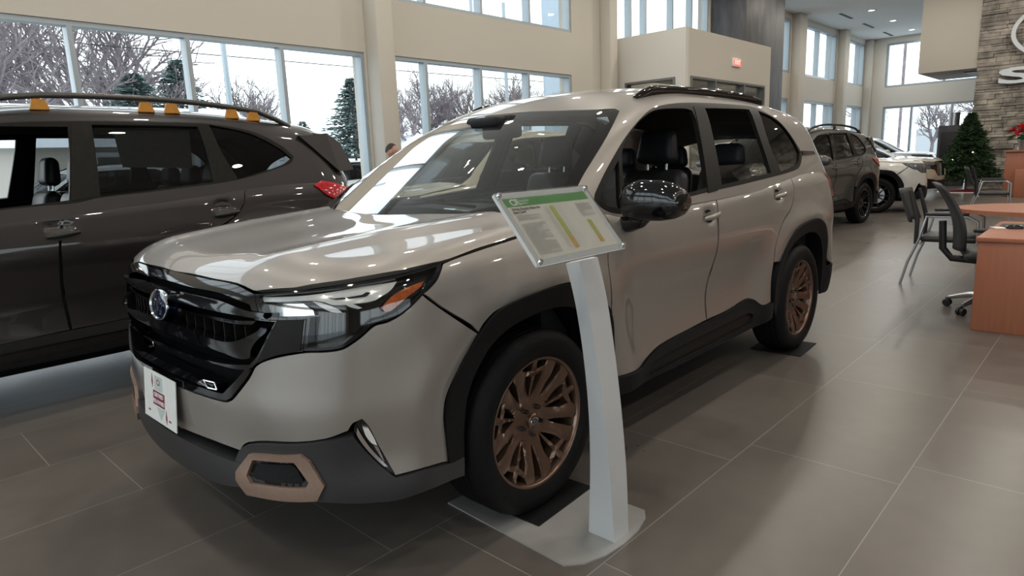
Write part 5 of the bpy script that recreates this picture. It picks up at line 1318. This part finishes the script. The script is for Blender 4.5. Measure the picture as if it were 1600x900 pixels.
for i in range(3): # louvres on the rear pillar
    box('pillar_louvre', (-3.02-.07*i, .755, 1.44-.06*i), (.05, .03, .022), M_['black'], dg, .004)
wh = bg_car('white crossover with black wheel arches standing across, nose to the right', M_['white_paint'], (-13.85, -1.60, 0), PI/2+.35, .97, .95, rail=False, sp=False)
bg_car('cream car beyond the white crossover, nose to the right', M_['beige_paint'], (-17.6, -1.95, 0), PI/2, .93, .88, rail=False, sp=False)
bg_car('small white car with dark windows near the far windows', M_['silver_paint'], (-24.5, -3.4, 0), PI*.5, 1.0, 1.0, rail=False, sp=False)
# ------------------------------------------------------------------ outdoors
gd = box('ground', (-14, -60, -.22), (260, 106.0, .1), M_['snow']); gd['kind'] = 'structure'
gd2 = box('ground_far', (-93, 0, -.22), (120, 240, .1), M_['snow']); gd2['kind'] = 'structure'
gd3 = box('ground_street', (40, 2, -.22), (60.5, 120, .1), M_['asphalt']); gd3['kind'] = 'structure'
pk = box('parking_lot', (-14, -13.5, -.16), (120, 12, .03), M_['asphalt']); pk['kind'] = 'structure'
bg_car('white car covered in snow, parked outside behind the dark grey SUV tail', M_['white_paint'], (-6.4, -13.2, -.145), 0, 1, 1)
bg_car('silver car parked outside, seen through the windscreen', M_['silver_paint'], (-11.4, -13.4, -.145), 0, 1, 1, rail=False)
bg_car('dark red SUV parked outside, seen through the windscreen', M_['red_paint'], (-13.6, -17.8, -.145), 0, 1.02, 1.02)
bg_car('white SUV parked outside at the left window', M_['white_paint'], (-1.0, -13.4, -.145), 0, 1, 1)
def house(name, label, x0, x1, y0, y1, h, rh, wall, wins, roofx=True):
    cx, cy = (x0+x1)/2, (y0+y1)/2; r = empty(name, (cx, cy, -.2), 0, label, 'house')
    bm = bmesh.new(); add_box(bm, (0, 0, h/2), (x1-x0, y1-y0, h))
    if roofx:   # ridge along x
        e = .35; gx = (x1-x0)/2+e; gy = (y1-y0)/2+e
        v = [(-gx, -gy, h-.1), (gx, -gy, h-.1), (gx, gy, h-.1), (-gx, gy, h-.1), (-gx, 0, h+rh), (gx, 0, h+rh)]; f = [(0, 1, 5, 4), (2, 3, 4, 5), (0, 4, 3), (1, 2, 5), (0, 3, 2, 1)]
    else:
        e = .35; gx = (x1-x0)/2+e; gy = (y1-y0)/2+e
        v = [(-gx, -gy, h-.1), (gx, -gy, h-.1), (gx, gy, h-.1), (-gx, gy, h-.1), (0, -gy, h+rh), (0, gy, h+rh)]; f = [(0, 4, 5, 3), (1, 2, 5, 4), (0, 1, 4), (2, 3, 5), (0, 3, 2, 1)]
        g = [(-gx+e, gy-e+.02, h-.1), (gx-e, gy-e+.02, h-.1), (0, gy-e+.02, h+rh*.88)]; 
        vs = [bm.verts.new(p) for p in g+[(p[0], p[1]-.3, p[2]) for p in g]]; bm.faces.new(vs[:3]); bm.faces.new(vs[3:][::-1])
    from_bm('wall', bm, wall, r); from_py('roof', v, f, M_['snow'], r)
    for (wx, wz, ww, wh_) in wins:
        fr = box('window', (wx, (y1-y0)/2+.03, wz), (ww+.3, .08, wh_+.3), M_['white'], r); box('pane', (wx, (y1-y0)/2+.08, wz), (ww, .04, wh_), M_['lamp_dark'], fr)
    return r
house('house', 'blue gabled house with snowy roof across the lot', -36.6, -30.3, -42, -35, 2.5, 1.5, M_['siding_blue'], [(1.2, 1.5, .9, 1.3)], False)
house('house', 'pale house with long snowy roof right of the blue house', -49.5, -37.6, -43, -35.5, 2.7, 2.0, M_['siding_white'], [(-1.5, 1.5, 1, 1.2), (3.2, 1.5, 1, 1.2)])
house('house', 'tan house with white window, seen through the dark SUV windows', -9.5, .5, -24.5, -20.5, 2.5, 1.3, noisy(new_mat('tan_siding', (.48, .44, .38), .7), 20, .05, stretch=(.1, .1, 8)), [(-.3, 1.7, .7, .8)])
house('house', 'low grey house with snowy roof behind the spruce', -29.5, -23.5, -52, -46, 2.9, 1.9, M_['siding_white'], [(0, 1.4, 1, 1)])
# fascia block outside the glass
fb = box('sign_pylon', (-14.2, -9.6, 2.85), (1.9, 1.2, 6.0), noisy(new_mat('pale_blue_panel', (.50, .60, .68), .6), 10, .03), None, .02); tag(fb, 'pale blue rectangular pylon standing outside beside the glazing', 'pylon')
for (px, yy, h_, lab) in ((352, -16, 9, 'slim grey lamp pole outside the third left window'), (740, -20, 9, 'slim lamp pole outside, left of two behind the middle windows'), (790, -18, 8, 'slim lamp pole outside, right of two behind the middle windows')):
    b_ = at(px, 100, 1, yy); o = tube('lamp_pole', [(b_[0], yy, -.2), (b_[0], yy, h_)], .075, M_['mullion'], None, 10); tag(o, lab, 'lamp pole')
for k, (x, y) in enumerate(((-46, -8.5), (-50, -3.5))):
    o = tube('lamp_pole', [(x, y, -.2), (x, y, 8.5), (x, y+1.3, 8.6)], .09, M_['bark'], None, 8); tag(o, ('tall pole seen through the far end windows, left one', 'tall pole seen through the far end windows, right one')[k], 'lamp pole')
for k, z in enumerate((9.3, 8.1)):
    tag(tube('power_line', [(-70+10*i, -33, z-.8*(1-((i-6)/6)**2)) for i in range(13)], .025, M_['black'], None, 4), ('upper of two power lines behind the bare trees', 'lower of two power lines behind the bare trees')[k], 'power line')
def bare_tree(seed, H, spread=1.0):
    rr = random.Random(seed); V = []; F = []
    def seg(p, q, r0, r1, n=3):
        d = (q-p).normalized(); a = d.orthogonal().normalized(); b = d.cross(a); k = len(V)
        for c, r_ in ((p, r0), (q, r1)):
            for i in range(n): t = 2*PI*i/n; V.append(tuple(c+a*r_*math.cos(t)+b*r_*math.sin(t)))
        for i in range(n): F.append((k+i, k+(i+1) % n, k+n+(i+1) % n, k+n+i))
    def grow(p, d, L_, r, lev):
        n = 3 if lev < 4 else 2; q = p
        for i in range(n):
            d = (d+Vector((rr.gauss(0, .10), rr.gauss(0, .10), .05*(lev > 0)))).normalized(); nq = q+d*L_/n
            seg(q, nq, r*(1-.25*i/n), r*(1-.25*(i+1)/n), 6 if lev == 0 else 4 if lev < 3 else 3); q = nq
            if lev >= 1 and lev < 6 and rr.random() < .75:
                ax = d.orthogonal().normalized(); ax.rotate(Matrix.Rotation(rr.uniform(0, 2*PI), 3, d)); nd_ = d.copy(); nd_.rotate(Matrix.Rotation(rr.uniform(.5, .95)*spread, 3, ax)); grow(q, nd_, L_*rr.uniform(.45, .65), r*.5, lev+1+(lev > 2))
        if lev < 6:
            for _ in range(rr.choice((2, 3)) if lev < 3 else 2):
                ax = d.orthogonal().normalized(); ax.rotate(Matrix.Rotation(rr.uniform(0, 2*PI), 3, d)); nd_ = d.copy(); nd_.rotate(Matrix.Rotation(rr.uniform(.25, .6)*spread, 3, ax)); nd_.z = nd_.z*.9+.08; grow(q, nd_.normalized(), L_*rr.uniform(.66, .82), r*.62, lev+1)
    grow(Vector((0, 0, 0)), Vector((0, 0, 1)), H*.20, H*.021, 0)
    me = bpy.data.meshes.new('bare_tree'); me.from_pydata(V, [], F); me.update(); me.materials.append(M_['bark']); return me
TM = [bare_tree(11, 11, 1.05), bare_tree(23, 11, .9), bare_tree(37, 11, 1.15)]
def spruce(seed, H, R):
    rr = random.Random(seed); V = []; F = []; n = int(H*11)
    for l in range(n):
        t = l/n; z = H*(.06+.93*t); R0 = R*(1-t)**.9+.06; nb = int(9+16*(1-t))
        for b in range(nb):
            a = rr.uniform(0, 2*PI); ln = R0*rr.uniform(.72, 1.1); k = 4
            for i in range(1, k+1):
                u = i/k; c = Vector((ln*u*math.cos(a), ln*u*math.sin(a), z-.22*ln*u+.12*ln*u*u))
                for _ in range(3):
                    d = Vector((math.cos(a+rr.uniform(-1, 1)), math.sin(a+rr.uniform(-1, 1)), rr.uniform(-.5, .35))).normalized()*rr.uniform(.14, .30)*(.6+.5*(1-t)); sd = d.cross(Vector((rr.uniform(-1, 1), rr.uniform(-1, 1), 1))).normalized()*.045
                    m = len(V); V.extend([tuple(c-sd), tuple(c+sd), tuple(c+d)]); F.append((m, m+1, m+2))
    me = bpy.data.meshes.new('needles'); me.from_pydata(V, [], F); me.update(); me.materials.append(M_['spruce']); return me
SP = [spruce(5, 7, 1.9), spruce(8, 7, 2.3)]
trunk = bpy.data.meshes.new('trunk'); bm = bmesh.new(); add_tube(bm, [(0, 0, 0), (0, 0, 6.4)], [.16, .03], 8); bm.to_mesh(trunk); bm.free(); trunk.materials.append(M_['bark'])
def put_bare(k, x, y, s, label, rz=0.0, group=None):
    o = bpy.data.objects.new('bare_tree', TM[k]); o.location = (x, y, -.2); o.scale = (s, s, s); o.rotation_euler = (0, 0, rz); COL.objects.link(o); tag(o, label, 'tree', group)
def put_spruce(k, x, y, s, label, w_=1.0):
    o = bpy.data.objects.new('spruce_tree', SP[k]); o.location = (x, y, -.2); o.scale = (s*w_, s*w_, s); COL.objects.link(o); tag(o, label, 'tree')
    t = bpy.data.objects.new('trunk', trunk); COL.objects.link(t); t.parent = o
put_bare(0, -2.6, -27.0, 1.25, 'big spreading bare tree in the leftmost window')
put_bare(1, -8.3, -31.0, 1.28, 'big bare tree left of the two dark spruces', 1.0)
put_bare(2, -5.6, -36.0, 1.20, 'bare tree behind the two leftmost window panes', 2.0)
put_bare(0, -11.5, -38.0, 1.15, 'bare tree rising behind the two dark spruces', 3.0)
put_bare(2, -15.6, -33.0, 0.72, 'smaller bare tree right of the slim lamp pole', .6)
put_bare(1, -18.6, -40.0, 0.62, 'faint bare bush left of the tall spruce', .2)
put_bare(1, -34.4, -50.0, 1.30, 'bare tree directly right of the beige window column', 2.2)
put_bare(0, -23.3, -33.0, 0.78, 'smaller bare tree beside the beige window column', 4.2)
put_bare(2, -39.8, -48.7, 1.40, 'bare tree in the second window right of the column', 5.0)
put_bare(0, -44.5, -51.3, 1.46, 'bare tree behind the blue house gable', 1.7)
put_bare(1, -49.1, -48.7, 1.44, 'bare tree in the third window right of the column', .4)
put_bare(2, -56.4, -50.0, 1.49, 'bare tree behind the pale house', 3.7)
put_bare(0, -63.1, -48.7, 1.33, 'bare tree near the pale blue pylon', 2.9)
for k, (x, y, s) in enumerate(((-62, -14, .9), (-60, -9.5, .75), (-66, -6, .95), (-63, -2.5, .8))):
    put_bare(k % 3, x, y, s, ('bare tree at the left of the far end windows', 'bare tree second from left in the far end windows', 'bare tree third from left in the far end windows', 'bare tree at the right of the far end windows')[k], k*1.3)
put_bare(2, -11.6, -42, 1.75, 'large bare tree filling the second left window', .9)
put_bare(0, -8.2, -46, 1.8, 'tall bare tree far behind the two leftmost windows', 1.9)
put_bare(1, -19.0, -43, 1.05, 'hazy bare tree in the third left window', 2.6)
put_bare(0, -22.5, -46, 1.15, 'hazy bare tree left of the tall spruce', .3)
pA = at(800, 150, 1, -44); pB = at(872, 150, 1, -46); pC = at(650, 150, 1, -40)
put_bare(2, pA[0], -44, 1.35, 'bare tree in the middle of the second window bay', 1.1)
put_bare(0, pB[0], -46, 1.3, 'bare tree left of the pale blue pylon', 2.4)
put_bare(1, pC[0], -40, 1.1, 'bare tree with a straight trunk near the beige column', 5.6)
put_spruce(0, -20.1, -30, .93, 'tall blue green spruce beside the beige window column', 1.7)
put_spruce(1, -20.9, -37, .66, 'small dark spruce left of the tall spruce', 1.5)
put_spruce(1, -9.9, -33, .92, 'wide dark spruce, left one of the pair', 2.0)
put_spruce(0, -14.1, -38.5, 1.16, 'pointed dark spruce, right one of the pair', 1.7)
for k, (x, y, w_) in enumerate(((-70, 6, 50), )):
    h_ = box('far_building', (x-8, y-6, 1.3), (12, 26, 3), M_['siding_white'], None); tag(h_, 'low pale building beyond the far end windows', 'building')
